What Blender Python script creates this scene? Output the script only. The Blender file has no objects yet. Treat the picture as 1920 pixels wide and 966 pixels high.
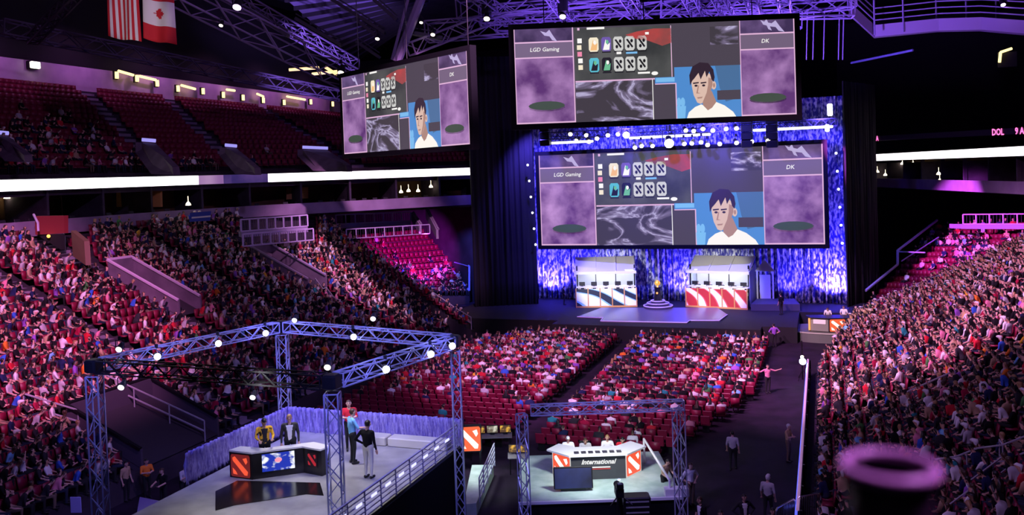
import bpy, math, random
import numpy as np
from mathutils import Vector, Matrix, Euler
random.seed(7)
rng = np.random.default_rng(7)
V = Vector
scn = bpy.context.scene
COL = scn.collection
# ------------------------------------------------------------------ camera
F_PX, TH, PIT, ROL, CAMZ, SHIFT = 1600.0, math.radians(20), math.radians(1.5), 0.035, 13.3, -116.0
fwd = V((-math.sin(TH)*math.cos(PIT), math.cos(TH)*math.cos(PIT), -math.sin(PIT)))
rt0 = V((math.cos(TH), math.sin(TH), 0)); up0 = rt0.cross(fwd)
RT = rt0*math.cos(ROL) - up0*math.sin(ROL); UP = up0*math.cos(ROL) + rt0*math.sin(ROL)
CAM = V((0, 0, CAMZ))
def ray(px, py):
    return fwd + RT*((px-960)/F_PX) + UP*((483+SHIFT-py)/F_PX)
def at(px, py, d): return CAM + ray(px, py)*d
def on(px, py, ax, val):
    r = ray(px, py); return CAM + r*((val-CAM[ax])/r[ax])
def onz(px, py, z): return on(px, py, 2, z)
def ony(px, py, y): return on(px, py, 1, y)
def onx(px, py, x): return on(px, py, 0, x)
def proj(p):
    d = V(p)-CAM; w = d.dot(fwd)
    return 960+F_PX*d.dot(RT)/w, 483+SHIFT-F_PX*d.dot(UP)/w, w
cd = bpy.data.cameras.new('camera'); cam = bpy.data.objects.new('camera', cd); COL.objects.link(cam)
cam.matrix_world = Matrix(((RT.x, UP.x, -fwd.x, CAM.x), (RT.y, UP.y, -fwd.y, CAM.y), (RT.z, UP.z, -fwd.z, CAM.z), (0, 0, 0, 1)))
cd.sensor_width = 36; cd.lens = F_PX/1920*36; cd.shift_y = SHIFT/1920; cd.clip_end = 400; cd.clip_start = .05
cd.dof.use_dof = True; cd.dof.focus_distance = 48; cd.dof.aperture_fstop = 1.9
scn.camera = cam
scn.view_settings.view_transform = 'Standard'; scn.view_settings.look = 'None'
scn.view_settings.gamma = 1; scn.view_settings.exposure = 0; scn.view_settings.use_curve_mapping = False
# ------------------------------------------------------------------ materials
MATS = {}
def mat(name, col=(.5, .5, .5), rough=.6, metal=0, emit=None, es=1.0, spec=.5, sample=None):
    if name in MATS: return MATS[name]
    m = bpy.data.materials.new(name); m.use_nodes = True; b = m.node_tree.nodes['Principled BSDF']
    b.inputs['Base Color'].default_value = (*col, 1); b.inputs['Roughness'].default_value = rough
    b.inputs['Metallic'].default_value = metal; b.inputs['Specular IOR Level'].default_value = spec
    if emit:
        b.inputs['Emission Color'].default_value = (*emit, 1); b.inputs['Emission Strength'].default_value = es
        m.cycles.emission_sampling = sample or 'NONE'
    m.diffuse_color = (*col, 1); MATS[name] = m; return m
def nodes(m):
    nt = m.node_tree; return nt, nt.nodes, nt.links, nt.nodes['Principled BSDF']
def noisy(name, c0, c1, scale=3, rough=.7, bump=0, detail=4, lo=.35, hi=.65, spec=.4, stretch=None, emit=0, metal=0, coords='Object'):
    """two-colour noise material, optionally emissive (for display content)"""
    if name in MATS: return MATS[name]
    m = mat(name, c0, rough, metal, spec=spec); nt, N, L, b = nodes(m)
    tc = N.new('ShaderNodeTexCoord'); mp = N.new('ShaderNodeMapping'); L.new(tc.outputs[coords], mp.inputs[0])
    if stretch: mp.inputs['Scale'].default_value = stretch
    n = N.new('ShaderNodeTexNoise'); n.inputs['Scale'].default_value = scale; n.inputs['Detail'].default_value = detail
    L.new(mp.outputs[0], n.inputs['Vector'])
    r = N.new('ShaderNodeValToRGB'); r.color_ramp.elements[0].position = lo; r.color_ramp.elements[1].position = hi
    r.color_ramp.elements[0].color = (*c0, 1); r.color_ramp.elements[1].color = (*c1, 1)
    L.new(n.outputs[0], r.inputs[0])
    if emit:
        b.inputs['Base Color'].default_value = (.01, .01, .01, 1)
        L.new(r.outputs[0], b.inputs['Emission Color']); b.inputs['Emission Strength'].default_value = emit
        m.cycles.emission_sampling = 'NONE'
    else: L.new(r.outputs[0], b.inputs['Base Color'])
    if bump:
        bp = N.new('ShaderNodeBump'); bp.inputs['Strength'].default_value = bump; bp.inputs['Distance'].default_value = .1
        L.new(n.outputs[0], bp.inputs['Height']); L.new(bp.outputs[0], b.inputs['Normal'])
    return m
def lamp_mat(name, col=(1, 1, 1), s=1): return mat(name, (.02, .02, .02), .4, emit=col, es=s)
# ------------------------------------------------------------------ mesh builder
WL = {}
class MB:
    def __init__(self, frame=None):
        self.v, self.f, self.m, self.mi, self.fr = [], [], [], 0, frame
    def P(self, p):
        p = V(p); return self.fr @ p if self.fr is not None else p
    def add(self, vs, fs):
        b = len(self.v); self.v.extend(tuple(self.P(p)) for p in vs)
        for f in fs: self.f.append([b+i for i in f]); self.m.append(self.mi)
    def box(self, c, s, rz=0, rx=0, ry=0):
        M = Euler((rx, ry, rz)).to_matrix(); h = V(s)*.5
        vs = [V(c)+M @ V((x*h.x, y*h.y, z*h.z)) for x in (-1, 1) for y in (-1, 1) for z in (-1, 1)]
        self.add(vs, [(0, 1, 3, 2), (4, 6, 7, 5), (0, 4, 5, 1), (2, 3, 7, 6), (0, 2, 6, 4), (1, 5, 7, 3)])
    def cbox(self, c, s, b=.02, rz=0, rx=0):
        """box with chamfered edges: three stacked loops"""
        M = Euler((rx, 0, rz)).to_matrix(); h = V(s)*.5; b = min(b, h.x*.8, h.y*.8, h.z*.8)
        def ring(z, i):
            x, y = h.x-i, h.y-i; k = min(b, x*.9, y*.9)
            return [V((x-k, -y, z)), V((x, -y+k, z)), V((x, y-k, z)), V((x-k, y, z)), V((-x+k, y, z)), V((-x, y-k, z)), V((-x, -y+k, z)), V((-x+k, -y, z))]
        vs = []
        for z, i in ((-h.z, b), (-h.z+b, 0), (h.z-b, 0), (h.z, b)): vs += [V(c)+M @ p for p in ring(z, i)]
        fs = [tuple(range(7, -1, -1)), tuple(range(24, 32))]
        for k in range(3):
            for j in range(8): a, c2 = k*8+j, k*8+(j+1) % 8; fs.append((a, c2, c2+8, a+8))
        self.add(vs, fs)
    def tube(self, p0, p1, r, n=6, r2=None, cap=True):
        p0, p1 = V(p0), V(p1); r2 = r if r2 is None else r2; d = (p1-p0)
        if d.length < 1e-6: return
        d.normalize(); a = d.cross(V((0, 0, 1)) if abs(d.z) < .9 else V((1, 0, 0))).normalized(); b = d.cross(a)
        vs = []
        for p, q in ((p0, r), (p1, r2)):
            for k in range(n): t = 2*math.pi*(k+.5)/n; vs.append(p+a*(q*math.cos(t))+b*(q*math.sin(t)))
        fs = [(k, (k+1) % n, n+(k+1) % n, n+k) for k in range(n)]
        if cap: fs += [tuple(range(n-1, -1, -1)), tuple(range(n, 2*n))]
        self.add(vs, fs)
    def path(self, pts, r, n=6):
        for a, b in zip(pts, pts[1:]): self.tube(a, b, r, n)
    def lathe(self, c, prof, n=16, sx=1, sy=1):
        c = V(c); vs = []; fs = []
        for r, z in prof:
            for k in range(n): t = 2*math.pi*k/n; vs.append(c+V((r*sx*math.cos(t), r*sy*math.sin(t), z)))
        for i in range(len(prof)-1):
            for k in range(n): fs.append((i*n+k, i*n+(k+1) % n, (i+1)*n+(k+1) % n, (i+1)*n+k))
        fs += [tuple(range(n-1, -1, -1)), tuple(range((len(prof)-1)*n, len(prof)*n))]
        self.add(vs, fs)
    def ball(self, c, r, n=10, m=6, s=(1, 1, 1)):
        prof = [(max(1e-4, r*math.sin(math.pi*i/m)), -r*math.cos(math.pi*i/m)*s[2]) for i in range(m+1)]
        self.lathe(c, prof, n, s[0], s[1])
    def poly(self, pts): self.add(pts, [tuple(range(len(pts)))])
    def prism(self, pts, off):
        n = len(pts); off = V(off); a = [V(p) for p in pts]; b = [p+off for p in a]
        self.add(a+b, [tuple(range(n-1, -1, -1)), tuple(range(n, 2*n))]+[(k, (k+1) % n, n+(k+1) % n, n+k) for k in range(n)])
    def wall(self, a, b, z0, z1, th=.1):
        """vertical slab between plan points a,b"""
        a, b = V((a[0], a[1], 0)), V((b[0], b[1], 0)); d = (b-a).normalized(); n = V((d.y, -d.x, 0))*th
        self.prism([a+V((0, 0, z0)), b+V((0, 0, z0)), b+n+V((0, 0, z0)), a+n+V((0, 0, z0))], (0, 0, z1-z0))
    def truss(self, p0, p1, w=.5, bay=None, rc=.035, rl=.022, nc=4, h=None, side=None):
        """box truss: four chords, zigzag lacing on the four faces"""
        p0, p1 = V(p0), V(p1); d = p1-p0; Ln = d.length; d.normalize(); h = h or w
        a = d.cross(V((0, 0, 1)) if abs(d.z) < .9 else (V(side) if side else V((1, 0, 0)))).normalized()*(w/2); b = d.cross(a).normalized()*(h/2)
        cs = [a+b, a-b, -a-b, -a+b]
        for c in cs: self.tube(p0+c, p1+c, rc, nc)
        n = max(1, round(Ln/(bay or w))); 
        for i in range(n):
            q0, q1 = p0+d*(Ln*i/n), p0+d*(Ln*(i+1)/n)
            for k in range(4):
                c0, c1 = cs[k], cs[(k+1) % 4]
                if (i+k) % 2: c0, c1 = c1, c0
                self.tube(q0+c0, q1+c1, rl, nc, cap=False)
        for q in (p0, p1):
            for k in range(4): self.tube(q+cs[k], q+cs[(k+1) % 4], rl*1.2, nc)
    def build(self, name, mats, parent=None, smooth=False, loc=None):
        me = bpy.data.meshes.new(name); o = bpy.data.objects.new(name, me); COL.objects.link(o)
        base = V((0, 0, 0))
        if parent is not None: o.parent = parent; base = WL[parent.name]
        elif loc is not None: base = V(loc); o.location = base
        WL[o.name] = base
        me.from_pydata([(x-base.x, y-base.y, z-base.z) for x, y, z in self.v], [], self.f)
        ms = mats if isinstance(mats, (list, tuple)) else [mats]
        for m in ms: me.materials.append(m)
        if len(ms) > 1: me.polygons.foreach_set('material_index', self.m)
        if smooth: me.polygons.foreach_set('use_smooth', [True]*len(self.f))
        me.validate(); me.update(); return o
def frame(o, ax, up=(0, 0, 1)):
    """matrix with origin o, x axis ax, z up, y = z cross x"""
    x = V(ax).normalized(); z = V(up); y = z.cross(x).normalized(); z = x.cross(y)
    o = V(o); return Matrix(((x.x, y.x, z.x, o.x), (x.y, y.y, z.y, o.y), (x.z, y.z, z.z, o.z), (0, 0, 0, 1)))
def tag(o, label=None, cat=None, group=None, kind=None):
    if label: o['label'] = label
    if cat: o['category'] = cat
    if group: o['group'] = group
    if kind: o['kind'] = kind
    return o
def thing(name, label, cat, loc, group=None):
    o = bpy.data.objects.new(name, None); o.empty_display_size = .3; COL.objects.link(o); o.location = V(loc); WL[o.name] = V(loc)
    return tag(o, label, cat, group)
def struct(name, mb, m, **k): return tag(mb.build(name, m, **k), kind='structure')
def one(name, mb, m, label, cat, group=None, loc=None, smooth=False): return tag(mb.build(name, m, loc=loc, smooth=smooth), label, cat, group)
def clone(o, loc, rz=0, label=None, parent=None):
    c = o.copy(); COL.objects.link(c)
    if parent is None: c.location = V(loc); c.rotation_euler = (0, 0, rz)
    else: c.parent = parent
    if label: c['label'] = label
    for ch in [x for x in bpy.data.objects if x.parent is o]: clone(ch, None, parent=c)
    return c
def text_mesh(mb, s, origin, ax, up, size, shear=0, bold=0, align='CENTER'):
    cu = bpy.data.curves.new('t', 'FONT'); cu.body = s; cu.size = size; cu.shear = shear; cu.offset = bold; cu.align_x = align; cu.align_y = 'CENTER'; cu.resolution_u = 2
    o = bpy.data.objects.new('t', cu); COL.objects.link(o); dg = bpy.context.evaluated_depsgraph_get()
    me = o.evaluated_get(dg).to_mesh(); ax, up, origin = V(ax), V(up), V(origin)
    mb.add([origin+ax*v.co.x+up*v.co.y for v in me.vertices], [tuple(p.vertices) for p in me.polygons])
    o.evaluated_get(dg).to_mesh_clear(); bpy.data.objects.remove(o); bpy.data.curves.remove(cu)
ORD = 'first second third fourth fifth sixth seventh eighth ninth tenth eleventh twelfth thirteenth fourteenth fifteenth sixteenth seventeenth eighteenth nineteenth twentieth'.split()
def nth(i):
    if i <= 20: return ORD[i-1]
    return f"{i}{'th' if 10 < i % 100 < 14 else {1:'st',2:'nd',3:'rd'}.get(i % 10,'th')}"
# common materials
BLACK = mat('black_paint', (.006, .005, .008), .5); DARKM = mat('dark_metal', (.02, .02, .025), .35, .6)
ALU = mat('bare_aluminium', (.75, .76, .8), .3, .9); CONC = noisy('painted_concrete', (.16, .11, .19), (.22, .16, .26), 1.2, .8)
RAILM = mat('grey_rail_paint', (.5, .47, .55), .4, .3); WHITE = mat('white_paint', (.8, .8, .8), .4)
RED = mat('red_seat_plastic', (.2, .004, .034), .5); BLKF = mat('black_fabric', (.008, .008, .011), .95, spec=.1)
# ------------------------------------------------------------------ people
SKIN, HAIR, SHIRT, PANTS, SHOE, INNER = range(6)
def capsule(mb, p0, p1, r0, r1, fx=1, fy=1, n=10):
    p0, p1 = V(p0), V(p1); d = p1-p0; L = max(d.length, 1e-4); d = d/L if d.length > 1e-6 else V((0, 0, 1))
    a = d.cross(V((0, 1, 0)) if abs(d.y) < .8 else V((1, 0, 0))).normalized(); b = d.cross(a)
    rings = []
    for k in range(4): t = math.pi/2*(k+.15)/4; rings.append((p0-d*(r0*math.cos(t)), r0*math.sin(t)))
    rings += [(p0, r0), (p0+d*L*.5, (r0+r1)/2), (p1, r1)]
    for k in range(4): t = math.pi/2*(3.85-k)/4; rings.append((p1+d*(r1*math.cos(t)), r1*math.sin(t)))
    vs = []
    for c, r in rings:
        for k in range(n):
            t = 2*math.pi*k/n; o = a*(r*math.cos(t))+b*(r*math.sin(t)); vs.append(c+V((o.x*fx, o.y*fy, o.z)))
    m = len(rings); fs = [(i*n+k, i*n+(k+1) % n, (i+1)*n+(k+1) % n, (i+1)*n+k) for i in range(m-1) for k in range(n)]
    fs += [tuple(range(n-1, -1, -1)), tuple(range((m-1)*n, m*n))]; mb.add(vs, fs)
def sided(p, s): return V((p[0]*s, p[1], p[2]))
def human(sit=False, lean=0, arms='down', turn=0, voxel=.03, faces=None, detail=False, short=True, hair='short', female=False, stride=0, inner=False, cap=False):
    """one continuous body facing +Y; feet at z=0 (sitting: seat at z=.45). Returns verts, faces, region per face"""
    hz = .53 if sit else .93; hip = V((0, 0, hz))
    R = Matrix.Rotation(-lean, 3, 'X'); Rt = Matrix.Rotation(turn, 3, 'Z')
    def up(x, y, z): return hip+Rt @ (R @ V((x, y, z)))
    sh = .175 if female else .2
    parts = []  # p0,p1,r0,r1,fx,fy,region
    parts.append((up(-.07, 0, .0), up(.07, 0, .0), .125, .125, 1, .85, PANTS))
    parts.append((up(0, 0, .05), up(0, -.01, .30), .15, .17, 1.0, .72, SHIRT))
    parts.append((up(-.09, -.01, .38), up(.09, -.01, .38), .12, .12, 1, .85, SHIRT))
    parts.append((up(-sh+.03, -.01, .455), up(sh-.03, -.01, .455), .065, .065, 1, .9, SHIRT))
    parts.append((up(0, 0, .47), up(0, .02, .58), .056, .052, 1, 1, SKIN))
    H = up(0, .035, .67); parts.append((up(0, .035, .645), up(0, .03, .70), .085, .095, .9, 1.08, SKIN))
    parts.append((up(0, .075, .60), up(0, .075, .61), .05, .05, .9, .9, SKIN))
    if hair == 'long': parts.append((up(0, -.04, .70), up(0, -.07, .45), .095, .08, 1, .6, HAIR))
    if cap: parts.append((up(0, .11, .735), up(0, .17, .725), .07, .055, 1.1, 1, HAIR))
    A = {'down': ((.05, -.02, .17), (.055, .06, -.06)), 'lap': ((.05, .03, .2), (-.04, .25, .08)), 'fold': ((.05, .08, .22), (-.14, .2, .2)),
         'desk': ((.06, .1, .22), (0, .34, .18)), 'up': ((.12, .05, .52), (.04, .1, .8)), 'out': ((.27, .02, .36), (.5, .08, .42)),
         'hips': ((.2, -.06, .2), (-.02, .08, .04)), 'phone': ((.04, .1, .2), (-.08, .26, .34))}
    hands = []
    for s in (-1, 1):
        mode = arms if isinstance(arms, str) else arms[(s+1)//2]
        e, w = A[mode]; S = up(s*sh, -.01, .45); E = up(s*(sh+e[0]), e[1], e[2]); W = up(s*(sh+w[0]), w[1], w[2])
        if mode == 'fold' and s > 0: W = W+V((0, .03, .04))
        parts.append((S, E, .056, .046, 1, 1, SHIRT))
        parts.append((E, W, .043, .031, 1, 1, SKIN if short else SHIRT))
        hd = (W-E).normalized(); parts.append((W+hd*.02, W+hd*.075, .034, .04, 1, .75 if abs(hd.y) < .7 else 1, SKIN)); hands.append((s, W, hd))
    for s in (-1, 1):
        h = hip+V((s*.09, 0, -.02))
        if sit: k = hip+V((s*.12, .44, .0)); a = hip+V((s*.12, .42, -.45))
        else: k = V((s*.1, .02+stride*s*.5, .5)); a = V((s*.1, -.02+stride*s*.95, .09))
        parts.append((h, k, .095, .062, 1, 1, PANTS)); parts.append((k, a, .06, .042, 1, 1, PANTS))
        parts.append((a+V((0, -.03, -.04)), a+V((0, .15, -.05)), .045, .038, 1, 1, SHOE))
    mb = MB()
    for p in parts: capsule(mb, *p[:6])
    o = mb.build('body_tmp', BLACK); md = o.modifiers.new('r', 'REMESH'); md.mode = 'VOXEL'; md.voxel_size = voxel; md.use_smooth_shade = True
    if faces: dc = o.modifiers.new('d', 'DECIMATE'); dg = bpy.context.evaluated_depsgraph_get(); n0 = len(o.evaluated_get(dg).data.polygons)*2; dc.ratio = min(1, faces/n0)
    dg = bpy.context.evaluated_depsgraph_get(); dg.update(); me = o.evaluated_get(dg).to_mesh()
    v = np.empty(len(me.vertices)*3); me.vertices.foreach_get('co', v); v = v.reshape(-1, 3)
    f = [t for p in me.polygons for q in [tuple(p.vertices)] for t in ([(q[0], q[i], q[i+1]) for i in range(1, len(q)-1)] if faces else [q])]; c = np.array([v[list(p)].mean(0) for p in f]); o.evaluated_get(dg).to_mesh_clear()
    m = o.data; bpy.data.objects.remove(o); bpy.data.meshes.remove(m)
    best = np.full(len(f), 9.); reg = np.zeros(len(f), int)
    for p0, p1, r0, r1, fx, fy, rg in parts:
        p0, p1 = np.array(p0), np.array(p1); d = p1-p0; t = np.clip(((c-p0)@d)/max(d@d, 1e-9), 0, 1)
        q = c-(p0+t[:, None]*d); q = q/np.array([fx, fy, 1]); dist = np.linalg.norm(q, axis=1)-(r0+(r1-r0)*t)
        k = dist < best; best[k] = dist[k]; reg[k] = rg
    inv = (Rt @ R).inverted(); hc = np.array([inv @ (V(x)-H) for x in c])
    headz = (np.linalg.norm(hc, axis=1) < .17) & (hc[:, 2] > -.09)
    hair_m = headz & (reg != SHIRT) & ((hc[:, 2] > .055) | ((hc[:, 1] < -.01) & (hc[:, 2] > -.05)) | ((np.abs(hc[:, 0]) > .07) & (hc[:, 1] < .03) & (hc[:, 2] > .0)))
    if hair == 'bald': hair_m &= False
    reg[hair_m] = HAIR
    if inner:  # shirt front showing between jacket lapels
        bc = np.array([inv @ (V(x)-hip) for x in c]); reg[(reg == SHIRT) & (np.abs(bc[:, 0]) < .05+.06*np.clip((bc[:, 2]-.1)/.4, 0, 1)) & (bc[:, 1] > .06) & (bc[:, 2] > .02)] = INNER
    vs, fs, rs = [V(x) for x in v], f, list(reg)
    if detail:
        ex = MB(); tags = []
        def add(fn, rg): n0 = len(ex.f); fn(); tags.extend([rg]*(len(ex.f)-n0))
        def hp(x, y, z): return H+(Rt @ (R @ V((x, y, z))))
        add(lambda: ex.tube(hp(0, .098, .03), hp(0, .125, -.02), .010, 6, .017), SKIN)
        for s in (-1, 1):
            add(lambda: ex.ball(hp(s*.033, .094, .022), .011, 6, 4), HAIR)
            add(lambda: ex.tube(hp(s*.018, .102, .045), hp(s*.052, .092, .044), .006, 5), HAIR)
            add(lambda: ex.ball(hp(s*.086, .02, .0), .026, 8, 5, (.4, .8, 1.2)), SKIN)
        add(lambda: ex.tube(hp(-.024, .108, -.052), hp(.024, .108, -.052), .007, 6), INNER if not inner else SKIN)
        for s, W, hd in hands:
            side = hd.cross(V((0, 0, 1))); side = side.normalized() if side.length > .2 else V((0, 1, 0))
            nrm = hd.cross(side).normalized(); c0 = W+hd*.095
            for k, L in enumerate((.058, .068, .072, .06)):
                b0 = c0+side*((k-1.5)*.02); m1 = b0+hd*(L*.55)+nrm*.012*s; m2 = m1+hd*(L*.4)+nrm*.022*s
                add(lambda: ex.tube(b0, m1, .0095, 6, .009), SKIN); add(lambda: ex.tube(m1, m2, .009, 6, .007), SKIN)
            t0 = W+hd*.05+side*-.035; t1 = t0+hd*.035-side*.022; add(lambda: ex.tube(t0, t1, .012, 6, .010), SKIN); add(lambda: ex.tube(t1, t1+hd*.03, .010, 6, .008), SKIN)
        b = len(vs); vs += [V(p) for p in ex.v]; fs = fs+[tuple(i+b for i in q) for q in ex.f]; rs += tags
    return np.array(vs), fs, np.array(rs)
SHIRTC = {'black': (.008, .007, .01), 'charcoal': (.03, .028, .035), 'navy': (.015, .02, .08), 'white': (.85, .83, .85), 'pale grey': (.5, .48, .52), 'pink': (.8, .25, .38),
          'red': (.6, .02, .04), 'crimson': (.35, .01, .05), 'blue': (.04, .12, .6), 'sky blue': (.2, .5, .8), 'purple': (.28, .1, .5), 'teal': (.03, .3, .32), 'yellow': (.85, .5, .04), 'orange': (.85, .22, .03), 'green': (.08, .28, .08), 'tan': (.5, .33, .2)}
SHIRTW = dict(zip(SHIRTC, (.36, .12, .08, .12, .07, .05, .05, .04, .035, .012, .03, .008, .006, .008, .008, .02)))
SM = {k: mat('cloth_'+k.replace(' ', '_'), c, .85, spec=.2) for k, c in SHIRTC.items()}
SKM = [mat('skin_fair', (.62, .36, .28), .55), mat('skin_medium', (.5, .27, .18), .55), mat('skin_deep', (.16, .075, .045), .5)]
HRM = [mat('hair_black', (.008, .007, .007), .5), mat('hair_brown', (.05, .022, .012), .5), mat('hair_fair', (.35, .2, .08), .5), mat('cap_white', (.75, .73, .75), .8)]
PTM = [mat('denim', (.012, .018, .045), .9), mat('trousers_black', (.01, .01, .012), .9), mat('trousers_tan', (.16, .11, .075), .9)]
SHM = mat('shoe_dark', (.012, .011, .012), .6)
PAL = list(SM.values())+SKM+HRM+PTM+[SHM]; IDX = {m.name: i for i, m in enumerate(PAL)}; SHN = list(SM)
def person(name, label, loc, rz, mats, scale=1.0, group=None, **kw):
    """one person as a single body mesh; mats = shirt, trousers, hair, skin, inner"""
    kw.setdefault('voxel', .022); kw.setdefault('detail', True); kw.setdefault('faces', 5000)
    v, f, r = human(**kw); me = bpy.data.meshes.new('body')
    me.from_pydata([tuple(x*scale) for x in v], [], f)
    sk = mats.get('skin', SKM[0]); ms = [sk, mats.get('hair', HRM[0]), mats['shirt'], mats.get('pants', PTM[1]), SHM, mats.get('inner', SM['white'] if kw.get('inner') else mat('lips', (.45, .13, .12), .5))]
    for m in ms: me.materials.append(m)
    me.polygons.foreach_set('material_index', [int(x) for x in r]); me.polygons.foreach_set('use_smooth', [True]*len(f)); me.update()
    o = bpy.data.objects.new(name, me); COL.objects.link(o); o.location = V(loc); o.rotation_euler = (0, 0, rz); WL[o.name] = V(loc)
    return tag(o, label, 'person', group)
POSES = [('hands in lap', dict(arms='lap')), ('leaning forward', dict(arms='lap', lean=.45)), ('arms folded', dict(arms='fold', lean=-.12)),
         ('slouching back', dict(arms='lap', lean=-.25)), ('holding up a phone', dict(arms=('lap', 'phone'), lean=.1)), ('raising one arm', dict(arms=('lap', 'up'))),
         ('long-haired', dict(arms='lap', hair='long', female=True, lean=.05)), ('hunched over', dict(arms='phone', lean=.55, turn=.2)), ('turned sideways', dict(arms='fold', turn=.7)),
         ('in a cap', dict(arms='lap', cap=True, lean=.1))]
CROWD_LO, CROWD_HI = [], []
for nm, kw in POSES:
    CROWD_LO.append(human(sit=True, voxel=.05, faces=190, short=True, **kw)); CROWD_HI.append(human(sit=True, voxel=.035, faces=700, short=True, **kw))
def facing(dx, dy): return math.atan2(-dx, dy)   # rotation that turns +Y to (dx,dy)
# ------------------------------------------------------------------ seating bowls
def lerp(a, b, t): return a+(b-a)*t
class Curve:
    def __init__(s, pts):
        s.p = [V(q) for q in pts]; s.l = [0]
        for a, b in zip(s.p, s.p[1:]): s.l.append(s.l[-1]+(b-a).length)
    def __call__(s, t):
        x = t*s.l[-1]
        for i in range(len(s.p)-1):
            if x <= s.l[i+1] or i == len(s.p)-2: return lerp(s.p[i], s.p[i+1], (x-s.l[i])/max(1e-6, s.l[i+1]-s.l[i]))
class Stand:
    """stepped seating between a front curve and a back curve: rows 0..n-1"""
    def __init__(s, front, back, n, segs=12): s.F, s.B, s.n, s.segs = Curve(front), Curve(back), n, segs
    def pt(s, u, t): return lerp(s.F(u), s.B(u), t)
    def rowz(s, u, k): return s.pt(u, k/s.n).z
    def risers(s, mb):
        us = [i/s.segs for i in range(s.segs+1)]
        for k in range(s.n):
            t0, t1 = k/s.n, (k+1)/s.n
            for a, b in zip(us, us[1:]):
                q = [s.pt(a, t0), s.pt(b, t0), s.pt(b, t1), s.pt(a, t1)]
                z0 = [q[0].z, q[1].z]; zt = [V((p.x, p.y, z)) for p, z in zip(q, (z0[0], z0[1], z0[1], z0[0]))]
                mb.add(zt, [(0, 1, 2, 3)]); mb.add([zt[3], zt[2], q[2], q[3]], [(0, 1, 2, 3)])
        for a, b in zip(us, us[1:]):
            p, q = s.pt(a, 0), s.pt(b, 0); mb.add([V((p.x, p.y, p.z-1.4)), V((q.x, q.y, q.z-1.4)), q, p], [(0, 1, 2, 3)])
        for u in (0, 1):
            vs = []
            for k in range(s.n): p0, p1 = s.pt(u, k/s.n), s.pt(u, (k+1)/s.n); vs += [p0, V((p1.x, p1.y, p0.z))]
            vs += [V((vs[-1].x, vs[-1].y, 0)), V((vs[0].x, vs[0].y, 0))]; mb.add(vs, [tuple(range(len(vs)))])
    def seats(s, pitch=.56, off=.62):
        """yields (row, index in row, point on tread, facing dx, dy, u)"""
        for k in range(s.n):
            t = (k+off)/s.n; pts = [s.pt(i/40, t) for i in range(41)]; L = [0]
            for a, b in zip(pts, pts[1:]): L.append(L[-1]+math.hypot(b.x-a.x, b.y-a.y))
            n = int(L[-1]/pitch); j = 0
            for i in range(n):
                x = (i+.5)*L[-1]/n
                while L[j+1] < x: j += 1
                u = (j+(x-L[j])/(L[j+1]-L[j]))/40; p = s.pt(u, t); d = s.F(u)-s.B(u); h = math.hypot(d.x, d.y)
                yield k, i, V((p.x, p.y, s.rowz(u, k))), d.x/h, d.y/h, u
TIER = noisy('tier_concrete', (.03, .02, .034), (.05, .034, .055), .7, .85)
lower_left = Stand([(-28, 13, 1.0), (-28, 40, 1.0), (-28, 63.5, 1.0), at(884, 618, 66)], [(-46, 10, 10.3), (-46.2, 40, 10.3), (-45.5, 56, 10.3), at(590, 404, 77)], 27, 24)
corner_left = Stand([at(796, 556, 87), at(880, 556, 88)], [at(642, 450, 94), at(812, 433, 100)], 11, 3)
lower_right = Stand([(-.55, 9, .45), (-.45, 55, .45), at(1600, 606, 66.5)], [(18, 6, 10.2), (18, 45, 10.2), at(1960, 446, 66)], 28, 24)
corner_right = Stand([at(1618, 590, 73), at(1650, 590, 70)], [at(1757, 432, 86), at(1985, 424, 72)], 14, 4)
UPF = [(-47, 20, 14.3), (-47, 52, 14.3), (-44.6, 60.9, 14.3), (-31, 79.5, 14.3)]
upper_left = Stand(UPF, [(-62, 16, 22), (-62, 58, 22), (-62, 70, 22), (-62, 104, 22)], 15, 20)
# openings cut through the seating (image of each passage in its stand's own (u, row) coordinates)
def inv(st, p):
    best = min(((st.pt(i/160, j/40)-p).length, i/160, j/40) for i in range(161) for j in range(41)); return best[1], best[2]
def stand_uv(st, px, py):
    """where the line of sight meets the stand"""
    lo, bu, bt = 9e9, 0, 0
    for i in range(121):
        for j in range(31):
            x, y, w = proj(st.pt(i/120, j/30)); d = (x-px)**2+(y-py)**2
            if d < lo: lo, bu, bt = d, i/120, j/30
    return bu, bt
tiers = [('lower_left', lower_left), ('corner_left', corner_left), ('lower_right', lower_right), ('corner_right', corner_right), ('upper_left', upper_left)]
for nm, st in tiers:
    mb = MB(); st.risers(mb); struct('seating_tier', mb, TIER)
AISLES = {}   # stand -> list of u where stairs run
AISLES['lower_left'] = [stand_uv(lower_left, x, y)[0] for x, y in ((60, 560), (275, 560), (545, 515), (700, 700))]
AISLES['lower_right'] = [stand_uv(lower_right, x, y)[0] for x, y in ((1700, 650), (1800, 700), (1900, 830))]
AISLES['corner_left'] = []; AISLES['corner_right'] = []
AISLES['upper_left'] = [stand_uv(upper_left, x, y)[0] for x, y in ((225, 245), (395, 262), (550, 240))]
AW = {'lower_left': .012, 'lower_right': .011, 'upper_left': .012}
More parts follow.
